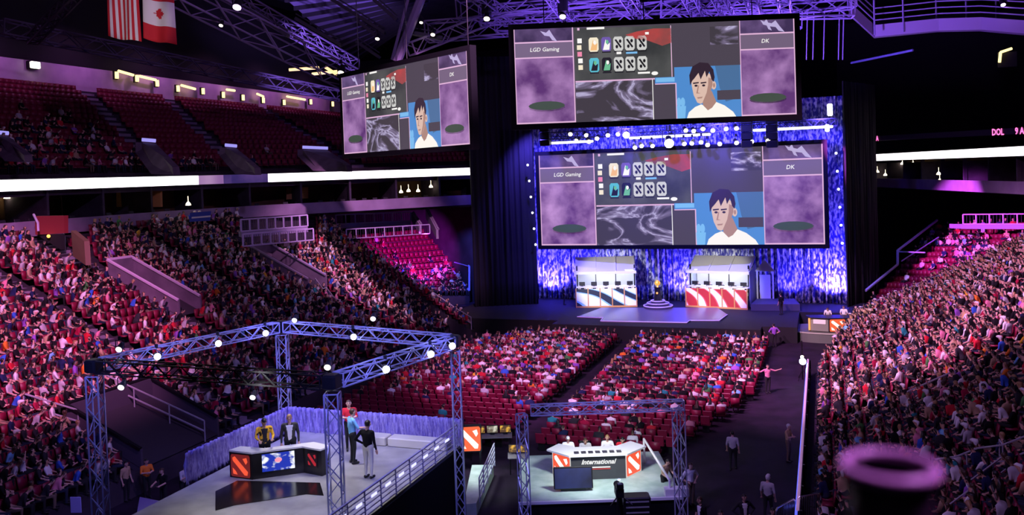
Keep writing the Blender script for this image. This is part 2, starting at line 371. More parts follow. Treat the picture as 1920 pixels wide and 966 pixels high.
# passages: rows t0..t1, u0..u1
VOM = {'lower_left': [], 'upper_left': [], 'lower_right': []}
def vom(nm, st, pts):
    uv = [stand_uv(st, *p) for p in pts]; us = [a for a, b in uv]; ts = [b for a, b in uv]; r = (min(us), max(us), min(ts), max(ts)); VOM[nm].append(r); return r
vA = vom('lower_left', lower_left, ((212, 522), (335, 600), (245, 515)))
vB = vom('lower_left', lower_left, ((490, 487), (580, 550), (508, 482)))
vC = vom('lower_left', lower_left, ((150, 705), (380, 800), (150, 800)))
vD = vom('lower_left', lower_left, ((75, 455), (125, 500), (150, 500)))
VOM['lower_left'][-2] = vC = (vC[0], vC[1], 0, .2)
def blocked(nm, u, t):
    if any(abs(u-a) < AW.get(nm, 0) for a in AISLES[nm]): return True
    return any(a-.004 <= u <= b+.004 and c-.02 <= t <= d+.02 for a, b, c, d in VOM.get(nm, []))
# ------------------------------------------------------------------ seats and spectators
def seat_mesh():
    mb = MB(); mb.cbox((0, -.02, .43), (.46, .40, .07), .02); mb.cbox((0, -.25, .68), (.46, .06, .46), .025, rx=.15); return mb
def seat_lo():
    mb = MB(); mb.box((0, -.02, .43), (.46, .40, .07)); mb.box((0, -.25, .68), (.46, .06, .46), rx=.15)
    return np.array([tuple(p) for p in mb.v]), mb.f
places = []   # (stand, row, i, n, point, dx, dy, occupied)
def pool(px, py, cx, cy, rx, ry): return math.exp(-((px-cx)/rx)**2-((py-cy)/ry)**2)
for nm, st in tiers:
    for k, i, p, dx, dy, u in st.seats(off=.6, pitch=.5 if nm != 'upper_left' else .58):
        if blocked(nm, u, (k+.5)/st.n): continue
        x, y, w = proj(p)
        if w < 8 or not (-40 < x < 1960 and -40 < y < 1030): continue
        if nm == 'lower_left':
            if (446 < x < 596 and 408 < y < 476) or (66 < x < 134 and 430 < y < 482) or (140 < x < 176 and 440 < y < 505): continue
            occ = .95 if k > 1 else .7
            if (x-250)**2/90**2+(y-600)**2/60**2 < 1: occ = .7
            if 205 < x < 320 and 560 < y < 660: occ = .45
        elif nm == 'corner_left': occ = .04 if y < 512 else .75
        elif nm == 'lower_right': occ = .93 if p.y > 20 else .8
        elif nm == 'corner_right': occ = .10 if (x < 1790 and y > 480) else (.35 if y < 470 else .9)
        else: occ = .72*pool(x, y, 20, 300, 130, 40)+.5*pool(x, y, 180, 285, 80, 22)+.55*pool(x, y, 250, 322, 220, 14)+.3*pool(x, y, 70, 245, 60, 14)
        places.append([nm, k, i, p, dx, dy, random.random() < occ, x, y, w])
# floor seating: rows across the floor facing the stage
FLOOR_ROWS = []
for r in range(28):
    yy = 38.4+r*.92; n = 0
    for i in range(44):
        xx = -27.2+i*.55
        if xx < -14.6 and yy < 38: continue
        if -14.7 < xx < -13.2: continue
        if xx > -3.7-(.0 if yy > 50 else (50-yy)*.28): continue
        if xx < -26.2+max(0, (yy-58))*.7: continue
        x, y, w = proj((xx, yy, 0)); n += 1
        e = .93 if yy > 50 else (.93-.11*(50-yy))
        if xx > -13 and yy > 43: e = max(e, .72)
        if xx > -13: e = max(e, .3)
        places.append(['floor', r, n-1, V((xx, yy, 0)), 0, 1, random.random() < max(.07, e), x, y, w])
occ = [q for q in places if q[6]]; emp = [q for q in places if not q[6]]
N_PEOPLE, N_SEATS = 255, 285
vis = [q for q in occ if 0 < q[7] < 1920 and 0 < q[8]-18 < 966 and not (1560 < q[7] < 1775 and q[8] > 840)
       and not (q[0] == 'lower_left' and 360 < q[7] and q[8] > 740) and not (q[0] == 'floor' and q[8] > 790 and q[7] < 1010)]
vis.sort(key=lambda q: q[9]); solo = set(id(q) for q in vis[:N_PEOPLE])
evis = [q for q in emp if 0 < q[7] < 1920 and 0 < q[8] < 966 and q[0] in ('floor', 'corner_left') and not (q[0] == 'floor' and (q[8] > 860 or (q[7] < 650)))]
evis.sort(key=lambda q: q[9]); esolo = set(id(q) for q in evis[:N_SEATS])
WHERE = {'lower_left': 'stand behind presenters', 'lower_right': 'barrier-side stand', 'corner_left': 'magenta corner stand', 'corner_right': 'stage-end corner stand', 'floor': 'floor block', 'upper_left': 'upper deck'}
SNAME = list(SHIRTW); SWT = list(SHIRTW.values())
hi_mesh = {}
def hi(pose):
    if pose not in hi_mesh:
        v, f, r = CROWD_HI[pose]; me = bpy.data.meshes.new('spectator_body'); me.from_pydata([tuple(x) for x in v], [], f)
        for m in (SKM[0], HRM[0], SM['black'], PTM[0], SHM, SHM): me.materials.append(m)
        me.polygons.foreach_set('material_index', [int(x) for x in r]); me.polygons.foreach_set('use_smooth', [True]*len(f)); me.update(); hi_mesh[pose] = me
    return hi_mesh[pose]
bodies_v, bodies_f, bodies_m, nv = [], [], [], 0
for q in occ:
    nm, k, i, p, dx, dy, _, x, y, w = q
    sh = random.choices(SNAME, SWT)[0]; pose = random.choices(range(len(POSES)), (5, 4, 2, 3, 1, .5, 2, 2, 2, 1.5))[0]
    sk = random.choices((0, 1, 2), (6, 3, 1))[0]; hr = random.choices((0, 1, 2), (5, 4, 1))[0]; pt = random.choices((0, 1, 2), (4, 4, 1))[0]
    if POSES[pose][0] == 'in a cap': hr = random.choice((0, 3, 3))
    # everyone looks towards the stage
    sx, sy = -12-p.x, 74-p.y; L = math.hypot(sx, sy); a = .55 if nm != 'floor' else .9; fx, fy = dx*(1-a)+sx/L*a, dy*(1-a)+sy/L*a
    rz = facing(fx, fy)+random.gauss(0, .12); sc = random.uniform(.94, 1.05)
    if id(q) in solo:
        o = bpy.data.objects.new('spectator', hi(pose)); COL.objects.link(o); o.location = p; o.rotation_euler = (0, 0, rz); o.scale = (sc,)*3
        for s, m in ((0, SKM[sk]), (1, HRM[hr]), (2, SM[sh]), (3, PTM[pt])): o.material_slots[s].link = 'OBJECT'; o.material_slots[s].material = m
        tag(o, f"person in {sh} shirt {POSES[pose][0]}, {nth(k+1)} row, seat {i+1}, {WHERE[nm]}", 'person', 'spectators in the nearer seats')
        continue
    v, f, r = CROWD_LO[pose]; c, s = math.cos(rz), math.sin(rz)
    R = np.array([[c, -s, 0], [s, c, 0], [0, 0, 1]]); bodies_v.append((v*sc) @ R.T+np.array(p)); bodies_f.append(np.array(f, int)+nv); nv += len(v)
    mp = np.array([IDX[SKM[sk].name], IDX[HRM[hr].name], IDX[SM[sh].name], IDX[PTM[pt].name], IDX[SHM.name], IDX[SHM.name]]); bodies_m.append(mp[r])
def tri_object(name, vs, fs, mi, mats, smooth=False):
    vs = np.concatenate(vs); fs = np.concatenate(fs); me = bpy.data.meshes.new(name); nf, k = fs.shape
    me.vertices.add(len(vs)); me.vertices.foreach_set('co', vs.astype(np.float32).ravel()); me.loops.add(nf*k); me.loops.foreach_set('vertex_index', fs.astype(np.int32).ravel())
    me.polygons.add(nf); me.polygons.foreach_set('loop_start', np.arange(0, nf*k, k, dtype=np.int32))
    for m in mats: me.materials.append(m)
    if mi is not None: me.polygons.foreach_set('material_index', np.concatenate(mi).astype(np.int32))
    me.update(calc_edges=True); me.validate(); o = bpy.data.objects.new(name, me); COL.objects.link(o); return o
crowd = tri_object('crowd', bodies_v, bodies_f, bodies_m, PAL)
tag(crowd, 'mass of seated spectators filling the farther rows of the arena', 'crowd', kind='stuff')
# seats
sv, sf = seat_lo(); sf = np.array(sf); SV, SF, n0 = [], [], 0
proto_chair = None; seat_o = None
for q in places:
    nm, k, i, p, dx, dy, oc, x, y, w = q; rz = facing(dx, dy)
    if id(q) in esolo:
        if nm == 'floor': lab = f"empty red floor chair, {nth(k+1)} row back from the broadcast sets, place {i+1} of the row"
        else: lab = f"empty red stadium seat, {nth(k+1)} row up the empty corner stand, place {i+1} of the row"
        if seat_o is None:
            seat_o = thing('stadium_seat', lab, 'seat', (0, 0, 0), 'empty red seats')
            b = MB(); b.cbox((0, -.02, .43), (.46, .40, .07), .02); b.build('seat_cushion', RED, seat_o)
            b = MB(); b.cbox((0, -.25, .68), (.46, .06, .46), .025, rx=.15); b.build('backrest', RED, seat_o)
            b = MB(); b.cbox((0, -.04, .2), (.34, .09, .4), .02); b.build('pedestal', DARKM, seat_o)
            seat_ch = list(seat_o.children); seat_o.location = p; seat_o.rotation_euler = (0, 0, rz)
        else:
            c = seat_o.copy(); COL.objects.link(c); c.location = p; c.rotation_euler = (0, 0, rz); c['label'] = lab
            for ch in seat_ch: d = ch.copy(); COL.objects.link(d); d.parent = c
        continue
    c, s = math.cos(rz), math.sin(rz); R = np.array([[c, -s, 0], [s, c, 0], [0, 0, 1]]); SV.append(sv @ R.T+np.array(p)); SF.append(sf+n0); n0 += len(sv)
so = tri_object('stadium_seating', SV, SF, None, [RED]); tag(so, 'banks of red seats under and between the spectators', 'seating', kind='stuff')
# ------------------------------------------------------------------ shell
FLOORM = noisy('arena_floor', (.010, .006, .014), (.024, .012, .032), .9, .8, detail=6, spec=.2)
mb = MB(); mb.box((-8, 55, -.1), (120, 160, .2)); struct('floor', mb, FLOORM)
WALLP = noisy('purple_grey_wall', (.62, .42, .66), (.74, .52, .76), .8, .9); SUITEW = noisy('suite_wood', (.10, .05, .025), (.2, .1, .045), .6, .6)
BLKW = mat('black_wall', (.006, .005, .008), .9); SLABM = mat('dark_slab', (.02, .017, .024), .9)
CEILM = noisy('ceiling_deck', (.05, .04, .075), (.09, .07, .12), .5, .8)
mb = MB(); mb.box((-8, 60, 37), (130, 180, .4)); struct('ceiling', mb, CEILM)
mb = MB(); mb.box((-8, 134, 18), (130, .5, 38)); struct('wall_back', mb, BLKW)
mb = MB(); mb.box((34, 60, 18), (.5, 160, 38)); struct('wall_right', mb, BLKW)
mb = MB(); mb.box((-66, 60, 18), (.5, 160, 38)); struct('wall_left', mb, BLKW)
# joists of the ceiling deck
mb = MB()
a0, a1 = at(540, -40, 86), at(700, 88, 112)
deckc = (a0+a1)/2
mb = MB()
D0, D1, D2, D3 = [onz(x, y, 31) for x, y in ((470, -60), (850, -60), (770, 40), (665, 112))]
mb.prism([D0, D1, D2, D3], (0, 0, .15)); struct('ceiling_panel', mb, mat('ceiling_panel_paint', (.2, .16, .33), .7))
mb = MB()
for i in range(15):
    t = i/14; p, q = lerp(D0, D3, t), lerp(D1, D2, t); mb.box((p+q)/2-V((0, 0, .2)), ((q-p).length, .22, .4), rz=math.atan2((q-p).y, (q-p).x))
struct('ceiling_joist', mb, SLABM)
# wall band above the upper deck
mb = MB(); mb.wall((-62.3, 14), (-62.3, 112), 21.6, 24.2, -.4); struct('wall_upper', mb, WALLP)
mb = MB(); mb.box((-62.0, 47, 24.6), (.5, 6, 1.6)); mb.box((-62, 45, 25.6), (.5, 2.6, .6)); struct('wall_step', mb, WALLP)
mb = MB(); mb.wall((-63.2, 14), (-63.2, 112), 24.2, 34, -.4); struct('wall_attic', mb, SLABM)
# suite level: parapet, floor slab, rear wall, mullions
PL = [(-46.6, 12), (-46.6, 52), (-44.2, 60.6), (-30, 79.5)]
PR = [tuple(at(1617, 300, 98))[:2], tuple(at(1935, 300, 62))[:2], tuple(at(2300, 300, 50))[:2]]
def along(pts, step):
    c = Curve([(x, y, 0) for x, y in pts]); n = int(c.l[-1]/step); return [(c((i+.5)/n), (c(min(1, (i+.51)/n))-c((i+.49)/n)).normalized()) for i in range(n)]
PARM = noisy('parapet_paint', (.28, .2, .33), (.38, .28, .44), .6, .85)
for nm, pts, sg in (('left', PL, 1), ('right', PR, 1)):
    par, slab, back, top = MB(), MB(), MB(), MB()
    for a, b in zip(pts, pts[1:]):
        par.wall(a, b, 10.4, 11.35, -.25); back_a, back_b = V((*a, 0)), V((*b, 0)); d = (back_b-back_a).normalized(); nrm = V((-d.y, d.x, 0))*4.2
        back.wall((back_a+nrm)[:2], (back_b+nrm)[:2], 10, 14, -.2)
        for zz, m, h in ((10.3, slab, .3), (13.3, top, .7)):
            m.prism([back_a+V((0, 0, zz))+nrm.normalized()*.3, back_b+V((0, 0, zz))+nrm.normalized()*.3, back_b+nrm+V((0, 0, zz)), back_a+nrm+V((0, 0, zz))], (0, 0, h))
    struct('parapet', par, PARM); struct('suite_slab', slab, SLABM); struct('suite_back_wall', back, SUITEW); struct('suite_ceiling', top, SLABM)
    mb = MB()
    for i, (p, d) in enumerate(along(pts, 4.4)):
        n = V((-d.y, d.x, 0)); rz = math.atan2(d.y, d.x); mb.box(p+n*.5+V((0, 0, 12.3)), (.18, .3, 2.0), rz=rz); mb.box(p+n*2.3+V((0, 0, 11.8)), (.1, 3.6, 2.4), rz=rz)
    struct('suite_partition', mb, noisy('suite_partition_paint', (.04, .03, .055), (.08, .06, .1), 1, .8))
# black backing behind the stage and under the corner stands
mb = MB()
for p0, p1 in (((-64, 108), (-28, 108)), ((2, 112), (33, 112))): mb.wall(p0, p1, 0, 30, .3)
struct('wall_behind', mb, BLKW)
# ------------------------------------------------------------------ ribbon boards (LED fascia): white with a dim violet stretch
RBW = lamp_mat('ribbon_led_white', (1, .93, .97), 3.2); RBV = noisy('ribbon_led_violet', (.3, .1, .45), (.75, .45, .8), .25, emit=.6, stretch=(1, 1, .1)); RBN = noisy('ribbon_led_navy', (.02, .015, .12), (.1, .05, .22), .4, emit=.8)
def ribbon(label, pts, cuts, z0=13.28, z1=13.98):
    t = thing('ribbon_board', label, 'ribbon board', (*pts[0], z0)); c = Curve([(x, y, 0) for x, y in pts]); L = c.l[-1]
    b = MB(); p = MB(); N = 60
    for i in range(N):
        a, e = c(i/N), c((i+1)/N); d = (e-a).normalized(); n = V((d.y, -d.x, 0))
        b.prism([a+V((0, 0, z0-.06)), e+V((0, 0, z0-.06)), e-n*.35+V((0, 0, z0-.06)), a-n*.35+V((0, 0, z0-.06))], (0, 0, z1-z0+.12))
        m = [k for lo, hi, k in cuts if lo <= (i+.5)/N < hi]; p.mi = m[0] if m else 0
        p.prism([a+n*.03+V((0, 0, z0)), e+n*.03+V((0, 0, z0)), e+n*.005+V((0, 0, z0)), a+n*.005+V((0, 0, z0))], (0, 0, z1-z0))
    b.build('housing', BLACK, t); p.build('led_face', [RBW, RBV, RBN], t); return t
RIBX = []
def u_at(pts, px):
    c = Curve([(x, y, 0) for x, y in pts]); return min((abs(proj((*c(i/400)[:2], 13.6))[0]-px), i/400) for i in range(401))[1]
SPL = (-45.1, 57.4)
ribbon('long white glowing ribbon board above the suites behind the left-side stand', PL[:2]+[SPL], [(u_at(PL[:2]+[SPL], 376), u_at(PL[:2]+[SPL], 425), 1), (u_at(PL[:2]+[SPL], 425), 1.1, 2)])
PLB = [SPL, PL[2], PL[3]]; uu = u_at(PLB, 505)
ribbon('white glowing ribbon board above the corner suites, ending at the black drape', PLB, [(0, uu, 2)])
ribbon('white glowing ribbon board above the suites past the stage-side black drape', PR, [(0, .04, 1)])
# upper fascia on the far side, dim with patches of pink lettering
fa, fb = at(1596, 258, 96), at(1935, 238, 66)
t = thing('fascia_board', 'dim upper fascia with small pink lit lettering above the ribbon board', 'fascia board', fa)
b = MB(); b.prism([fa, fb, fb+V((0, 0, -.5)), fa+V((0, 0, -.5))], (.1, .4, 0)); b.build('housing', mat('fascia_paint', (.12, .08, .15), .6), t)
fd = (fb-fa).normalized(); fu = V((0, 0, 1)); PINK = lamp_mat('pink_led', (1, .15, .45), 2.2)
for s, q in (('HOLA', .17), ('DOL', .86), ('9 A', .95)): b = MB(); text_mesh(b, s, lerp(fa, fb, q)+V((0, -.08, -.28)), fd, fu, .75, bold=.02); b.build('lettering', PINK, t)
# warm L-shaped lights along the top wall
WARM = lamp_mat('warm_light', (1, .78, .3), 2.2)
WL_PX = [((219, 141), (222, 133, 250, 141)), ((257, 147), (262, 143, 292, 150)), ((295, 156), None), ((334, 166), (340, 160, 366, 167)), ((381, 171), None), ((419, 178), (425, 168, 440, 170)),
         ((456, 183), None), ((494, 188), (482, 176, 494, 181)), ((533, 192), (538, 181, 572, 187)), ((583, 191), None), ((624, 195), None)]
for i, (v, h) in enumerate(WL_PX):
    p = onx(v[0], v[1], -61.6); t = thing('wall_light', f"warm yellow {'corner-shaped' if h else 'upright'} light, {nth(i+1)} along the purple wall above the upper deck", 'wall light', p, 'warm lights along the upper wall')
    b = MB(); b.box(p, (.2, .26, .62)); b.build('upright_lamp', WARM, t); b = MB(); b.box(p-V((.2, 0, 0)), (.2, .4, .8)); b.build('housing', BLACK, t)
    if h:
        a, e = onx(h[0], h[1], -61.6), onx(h[2], h[3], -61.6); b = MB(); b.tube(a, e, .13, 6); b.build('cross_lamp', WARM, t)
p = onx(1, 1, -61); q = onx(66, 122, -61.8); t = thing('wall_floodlight', 'square white floodlight at the stepped end of the upper wall', 'floodlight', q)
b = MB(); b.cbox(q, (.3, .85, .55), .05); b.build('lamp_face', lamp_mat('flood_white', (1, .95, .8), 4), t); b = MB(); b.cbox(q-V((.3, 0, 0)), (.4, 1.0, .7), .06); b.build('housing', BLACK, t)
q = at(1880, 105, 80); t = thing('wall_light', 'small warm corner-shaped light high up on the dark far wall beyond the fascia', 'wall light', q); b = MB(); b.tube(at(1874, 117, 80), at(1876, 98, 80), .13, 6); b.tube(at(1876, 98, 80), at(1897, 91, 80), .12, 6); b.build('lamp_tube', WARM, t)
b = MB(); b.box(at(1888, 112, 80.5), (1.6, .3, 1.4)); b.build('housing', BLACK, t)
# ------------------------------------------------------------------ screens
def E(name, c, s=1.0): return lamp_mat('screen_'+name, c, s)
PICT = [mat('screen_grey', (.01,)*3, .4, emit=(.075, .06, .085), es=1),
        noisy('screen_purple', (.11, .035, .17), (.52, .28, .6), .5, emit=1, detail=8, lo=.36, hi=.72),     # 1 purple cloud
        noisy('screen_violet_dark', (.05, .03, .09), (.22, .13, .33), .5, emit=1, lo=.4, hi=.75),           # 2
        E('pink_line', (.75, .45, .68)), E('banner', (.17, .12, .2)),                                        # 3 4
        noisy('screen_board', (.035, .037, .04), (.13, .13, .13), .3, emit=1, lo=.35, hi=.75),               # 5
        E('icon', (.62, .62, .6)), E('dark', (.012, .012, .014)), E('white', (.95, .93, .9)),               # 6 7 8
        noisy('screen_lightning', (.05, .04, .06), (.75, .68, .95), .55, emit=1, detail=9, lo=.52, hi=.72, stretch=(1, 1, 1.3)),  # 9
        E('blue', (.08, .26, .62)), E('blue_dark', (.07, .16, .33)),                                         # 10 11
        E('skin', (.72, .5, .42)), E('skin_shade', (.42, .24, .2)), E('hair', (.035, .02, .035)), E('shirt', (.98, .93, .86)),  # 12..15
        E('orange', (.9, .5, .2)), E('cyan', (.1, .5, .62)), E('green', (.15, .5, .28)), E('indigo', (.16, .1, .4)),  # 16..19
        noisy('screen_red_glow', (.12, .07, .07), (.55, .06, .06), .4, emit=1), E('base', (.05, .075, .055)), E('cream', (.9, .8, .6)), E('skyline', (.2, .5, .85)),  # 20..23
        noisy('screen_cloudbit', (.06, .05, .075), (.6, .58, .75), .9, emit=1, lo=.55, hi=.75), E('rose', (.85, .25, .4)), E('lavender', (.5, .42, .7))]
def lightning(m):
    nt, N, L, b = nodes(m); n = [x for x in N if x.type == 'TEX_NOISE'][0]; r = [x for x in N if x.type == 'VALTORGB'][0]; mp = [x for x in N if x.type == 'MAPPING'][0]
    mp.inputs['Rotation'].default_value = (0, .7, 0); mp.inputs['Scale'].default_value = (.6, 1, 1.3); n.inputs['Scale'].default_value = .42; n.inputs['Detail'].default_value = 8; n.inputs['Distortion'].default_value = .8
    a = N.new('ShaderNodeMath'); a.operation = 'SUBTRACT'; a.inputs[1].default_value = .5; c = N.new('ShaderNodeMath'); c.operation = 'ABSOLUTE'; L.new(n.outputs[0], a.inputs[0]); L.new(a.outputs[0], c.inputs[0]); L.new(c.outputs[0], r.inputs[0])
    e = r.color_ramp.elements; e[0].position = 0; e[0].color = (.5, .45, .68, 1); e[1].position = .06; e[1].color = (.055, .045, .06, 1); q = e.new(.018); q.color = (.2, .16, .27, 1)
lightning(PICT[9])  # 24 25
def picture(mb, O, ax, W, Hh, nrm):
    """the broadcast picture; O = top corner, ax = along the width, v runs down"""
    layer = [0]
    def pt(u, v): return O+ax*(u*W)+V((0, 0, -v*Hh))+nrm*(.012*layer[0])
    def Q(k, u0, v0, u1, v1, dl=1): mb.mi = k; layer[0] += dl; mb.poly([pt(u0, v1), pt(u1, v1), pt(u1, v0), pt(u0, v0)]); layer[0] -= dl
    def G(k, pts, dl=1): mb.mi = k; layer[0] += dl; mb.poly([pt(*p) for p in pts]); layer[0] -= dl
    def C(k, u, v, ru, rv, dl=1, n=14, a0=0, a1=2*math.pi): G(k, [(u+ru*math.cos(a0+(a1-a0)*i/n), v-rv*math.sin(a0+(a1-a0)*i/n)) for i in range(n)], dl)
    def T(k, s, u, v, size, dl=2, sh=.15, bold=.008): mb.mi = k; layer[0] += dl; text_mesh(mb, s, pt(u, v), ax, (0, 0, 1), size, sh, bold*size); layer[0] -= dl
    Q(0, 0, 0, 1, 1, 0)
    for u0, u1, nm, nu in ((0, .213, 'LGD Gaming', .108), (.805, 1, 'DK', .895)):
        Q(2, u0, 0, u1, .14); Q(4, u0, .14, u1, .305); Q(1, u0, .305, u1, 1)
        Q(3, u0, .135, u1, .15, 2); Q(3, u0, .298, u1, .312, 2); Q(3, u0, .985, u1, 1, 2); Q(3, u1-.004, 0, u1, 1, 2); Q(3, u0, 0, u0+.003, 1, 2)
        T(8, nm, nu, .222, .058*Hh)
    # round figure bases and glows in the side panels
    for u in (.11, .9): C(21, u, .815, .066, .045, 2); C(7, u, .835, .066, .04, 1); C(21, u, .80, .058, .033, 3)
    for cu, cv, s0 in ((.125, .075, .03), (.93, .07, .035), (.90, .05, .02)): G(26, [(cu-s0, cv-.05), (cu-s0*.3, cv-.03), (cu+s0*.1, cv-.06), (cu+s0*.5, cv+.0), (cu+s0, cv+.065), (cu+s0*.4, cv+.05), (cu+s0*.1, cv+.01), (cu-s0*.5, cv+.0)], 2)
    # draft board
    Q(5, .216, .015, .565, .56); G(20, [(.40, .1), (.44, .07), (.50, .045), (.563, .05), (.563, .2), (.53, .23), (.48, .17), (.44, .15)], 2); Q(8, .262, .008, .325, .03, 3); Q(3, .228, .008, .236, .035, 3)
    Q(0, .565, .0, .8, .46); Q(3, .56, .02, .563, .56, 2); Q(3, .216, .565, .5, .58, 2)
    icons = [(.285, 22, 16), (.330, 19, 8), (.373, 6, 7), (.414, 6, 7), (.457, 6, 7)]
    for row, v in ((0, .19), (1, .405)):
        for j, (u, c1, c2) in enumerate(icons):
            if row and j < 2: c1, c2 = ((17, 7), (7, 18))[j]
            w, h = .0175, .075
            G(c1, [(u-w, v-h*.7), (u-w*.7, v-h), (u+w*.7, v-h), (u+w, v-h*.7), (u+w, v+h*.7), (u+w*.7, v+h), (u-w*.7, v+h), (u-w, v+h*.7)], 2)
            if j >= 2:
                G(7, [(u-w*.75, v-h*.55), (u-w*.4, v-h*.65), (u+w*.7, v+h*.45), (u+w*.45, v+h*.65)], 3); C(7, u+w*.4, v-h*.35, w*.28, h*.26, 3, 8); C(7, u-w*.3, v+h*.4, w*.28, h*.26, 3, 8)
            else:
                G(c2, [(u-w*.7, v+h*.8), (u-w*.1, v-h*.7), (u+w*.2, v+h*.1), (u+w*.8, v-h*.2), (u+w*.6, v+h*.8)], 3); C(8 if j == row else 18, u+w*.2, v-h*.3, w*.3, h*.3, 4, 8)
            Q(7, u-w*.9, v+h*1.02, u+w*.9, v+h*1.2, 2)
    for u, v, k in ((.235, .15, 8), (.233, .22, 22), (.236, .36, 8), (.236, .43, 22), (.234, .29, 25)): Q(k, u-.008, v-.03, u+.008, v+.02, 3)
    Q(8, .366, .275, .383, .3, 3); Q(23, .4, .28, .44, .3, 3); Q(8, .44, .495, .483, .515, 3); C(8, .5, .515, .012, .02, 3); Q(8, .47, .08, .483, .105, 3); 
    # lower clouds, side block, camera window
    Q(9, .216, .58, .49, 1); Q(8, .49, .57, .4925, 1, 2); Q(10, .5, .56, .805, 1, 1); Q(10, .57, .46, .805, .56, 1); Q(23, .503, .565, .57, .61, 2); Q(0, .493, .63, .572, 1, 2); Q(3, .572, .63, .576, 1, 3); Q(3, .5, .625, .576, .635, 3)
    Q(9, .70, .05, .80, .24, 2)
    G(11, [(.715, .46), (.803, .46), (.803, .8), (.75, .84), (.73, .7)], 2); Q(0, .72, .72, .803, .82, 3)
    for u in (.583, .597): C(23, u, .83, .008, .05, 3); G(23, [(u-.011, .87), (u+.011, .87), (u+.007, 1), (u-.007, 1)], 3)
    # player's head and shoulders
    G(15, [(.61, 1), (.617, .94), (.64, .885), (.662, .86), (.69, .90), (.715, .84), (.745, .88), (.775, .95), (.785, 1)], 4)
    G(13, [(.667, .80), (.70, .72), (.716, .84), (.70, .90), (.685, .925), (.668, .87)], 5)
    G(12, [(.628, .55), (.638, .5), (.68, .5), (.70, .56), (.704, .66), (.695, .74), (.676, .83), (.66, .855), (.648, .84), (.636, .76), (.63, .66)], 6)
    G(13, [(.69, .58), (.704, .60), (.704, .66), (.695, .74), (.676, .83), (.666, .845), (.682, .74), (.688, .66)], 7)
    C(12, .708, .665, .009, .045, 6, 10); C(13, .709, .665, .004, .025, 7, 8)
    G(14, [(.624, .66), (.622, .55), (.634, .46), (.66, .42), (.69, .43), (.708, .5), (.712, .58), (.708, .63), (.70, .60), (.694, .52), (.683, .58), (.678, .51), (.662, .6), (.655, .53), (.64, .585), (.632, .61)], 8)
    for u in (.645, .672): G(14, [(u-.011, .63), (u+.010, .625), (u+.010, .638), (u-.010, .645)], 8); C(14, u, .663, .006, .012, 8, 8)
    G(13, [(.652, .66), (.656, .66), (.651, .735), (.661, .745), (.645, .745)], 7); G(13, [(.647, .785), (.668, .78), (.664, .797), (.65, .80)], 8)
def screen(label, TL, TR, Hh, nm='hanging_screen', glow=None):
    TL, TR = V(TL), V(TR); TR.z = TL.z; ax = (TR-TL); W = ax.length; ax.normalize(); nrm = V((ax.y, -ax.x, 0))
    t = thing(nm, label, 'screen', lerp(TL, TR, .5)-V((0, 0, Hh)))
    b = MB(frame(TL, ax)); f = .35
    for c, s in (((W/2, .2, f/2), (W+2*f, .5, f)), ((W/2, .2, -Hh-f/2), (W+2*f, .5, f)), ((-f/2, .2, -Hh/2), (f, .5, Hh)), ((W+f/2, .2, -Hh/2), (f, .5, Hh))): b.box(c, s)
    b.build('frame', BLKF, t); b = MB(frame(TL, ax)); b.box((W/2, .3, -Hh/2), (W, .3, Hh)); b.build('backing_panel', BLKF, t)
    b = MB(); picture(b, TL+nrm*.02, ax, W, Hh, nrm); b.build('screen_picture', PICT, t); return t, ax, nrm
S1, a1, n1 = screen('large broadcast screen hung in front of the stage, above the stage screen', at(963, 56, 55.5), at(1489, 46, 55), 6.15)
S2, a2, n2 = screen('angled broadcast screen hung over the stands, showing the same match picture edge-on', at(641, 146, 66), at(875, 72, 54), 5.9)
S3, a3, n3 = screen('widest broadcast screen, directly above the two player booths against the blue curtain', (-24.2, 74, 14.82), (.1, 74, 14.82), 8.2, 'stage_screen')
mb = MB()
for T, u, nr in ((at(963, 56, 55.5), a1, n1), (at(641, 146, 66), a2, n2)):
    for k in (2, 8.5, 15.5): p = T+u*k-nr*.35; mb.tube(p+V((0, 0, .3)), V((p.x, p.y, 29)), .035, 5)
one('hanging_cable', mb, DARKM, 'thin steel hoist lines holding the two hung screens under the roof', 'cable')
# ------------------------------------------------------------------ stage
STG = mat('stage_gloss', (.02, .018, .03), .22, spec=.6); STB = mat('stage_black_skirt', (.005, .005, .007), .8)
mb = MB(); mb.prism([(-31, 66.2, 0), (-20.5, 66.2, 0), (-20.5, 64.6, 0), (-4.5, 64.6, 0), (-4.5, 66, 0), (-2.0, 66, 0), (-2.0, 73, 0), (4, 73, 0), (4, 78.3, 0), (-31, 78.3, 0)], (0, 0, 1.18)); one('stage_platform', mb, STB, 'black stage platform running under the booths and curtain', 'stage')
t = thing('stage_deck', 'glossy apron deck with pale edges in front of the booths', 'stage deck', (-12, 68, 1.18))
dk = [onz(x, y, 1.28) for x, y in ((1082, 594), (1128, 577), (1345, 577), (1364, 590), (1349, 601), (1294, 601), (1288, 605), (1126, 602), (1131, 596))]
mb = MB(); mb.prism([p-V((0, 0, .1)) for p in dk], (0, 0, .1)); mb.build('deck', mat('deck_gloss', (.12, .11, .14), .3), t)
mb = MB(); mb.path(dk[3:]+dk[:1], .045, 4); mb.build('edge_trim', mat('edge_strip', (.7, .65, .75), .4), t)
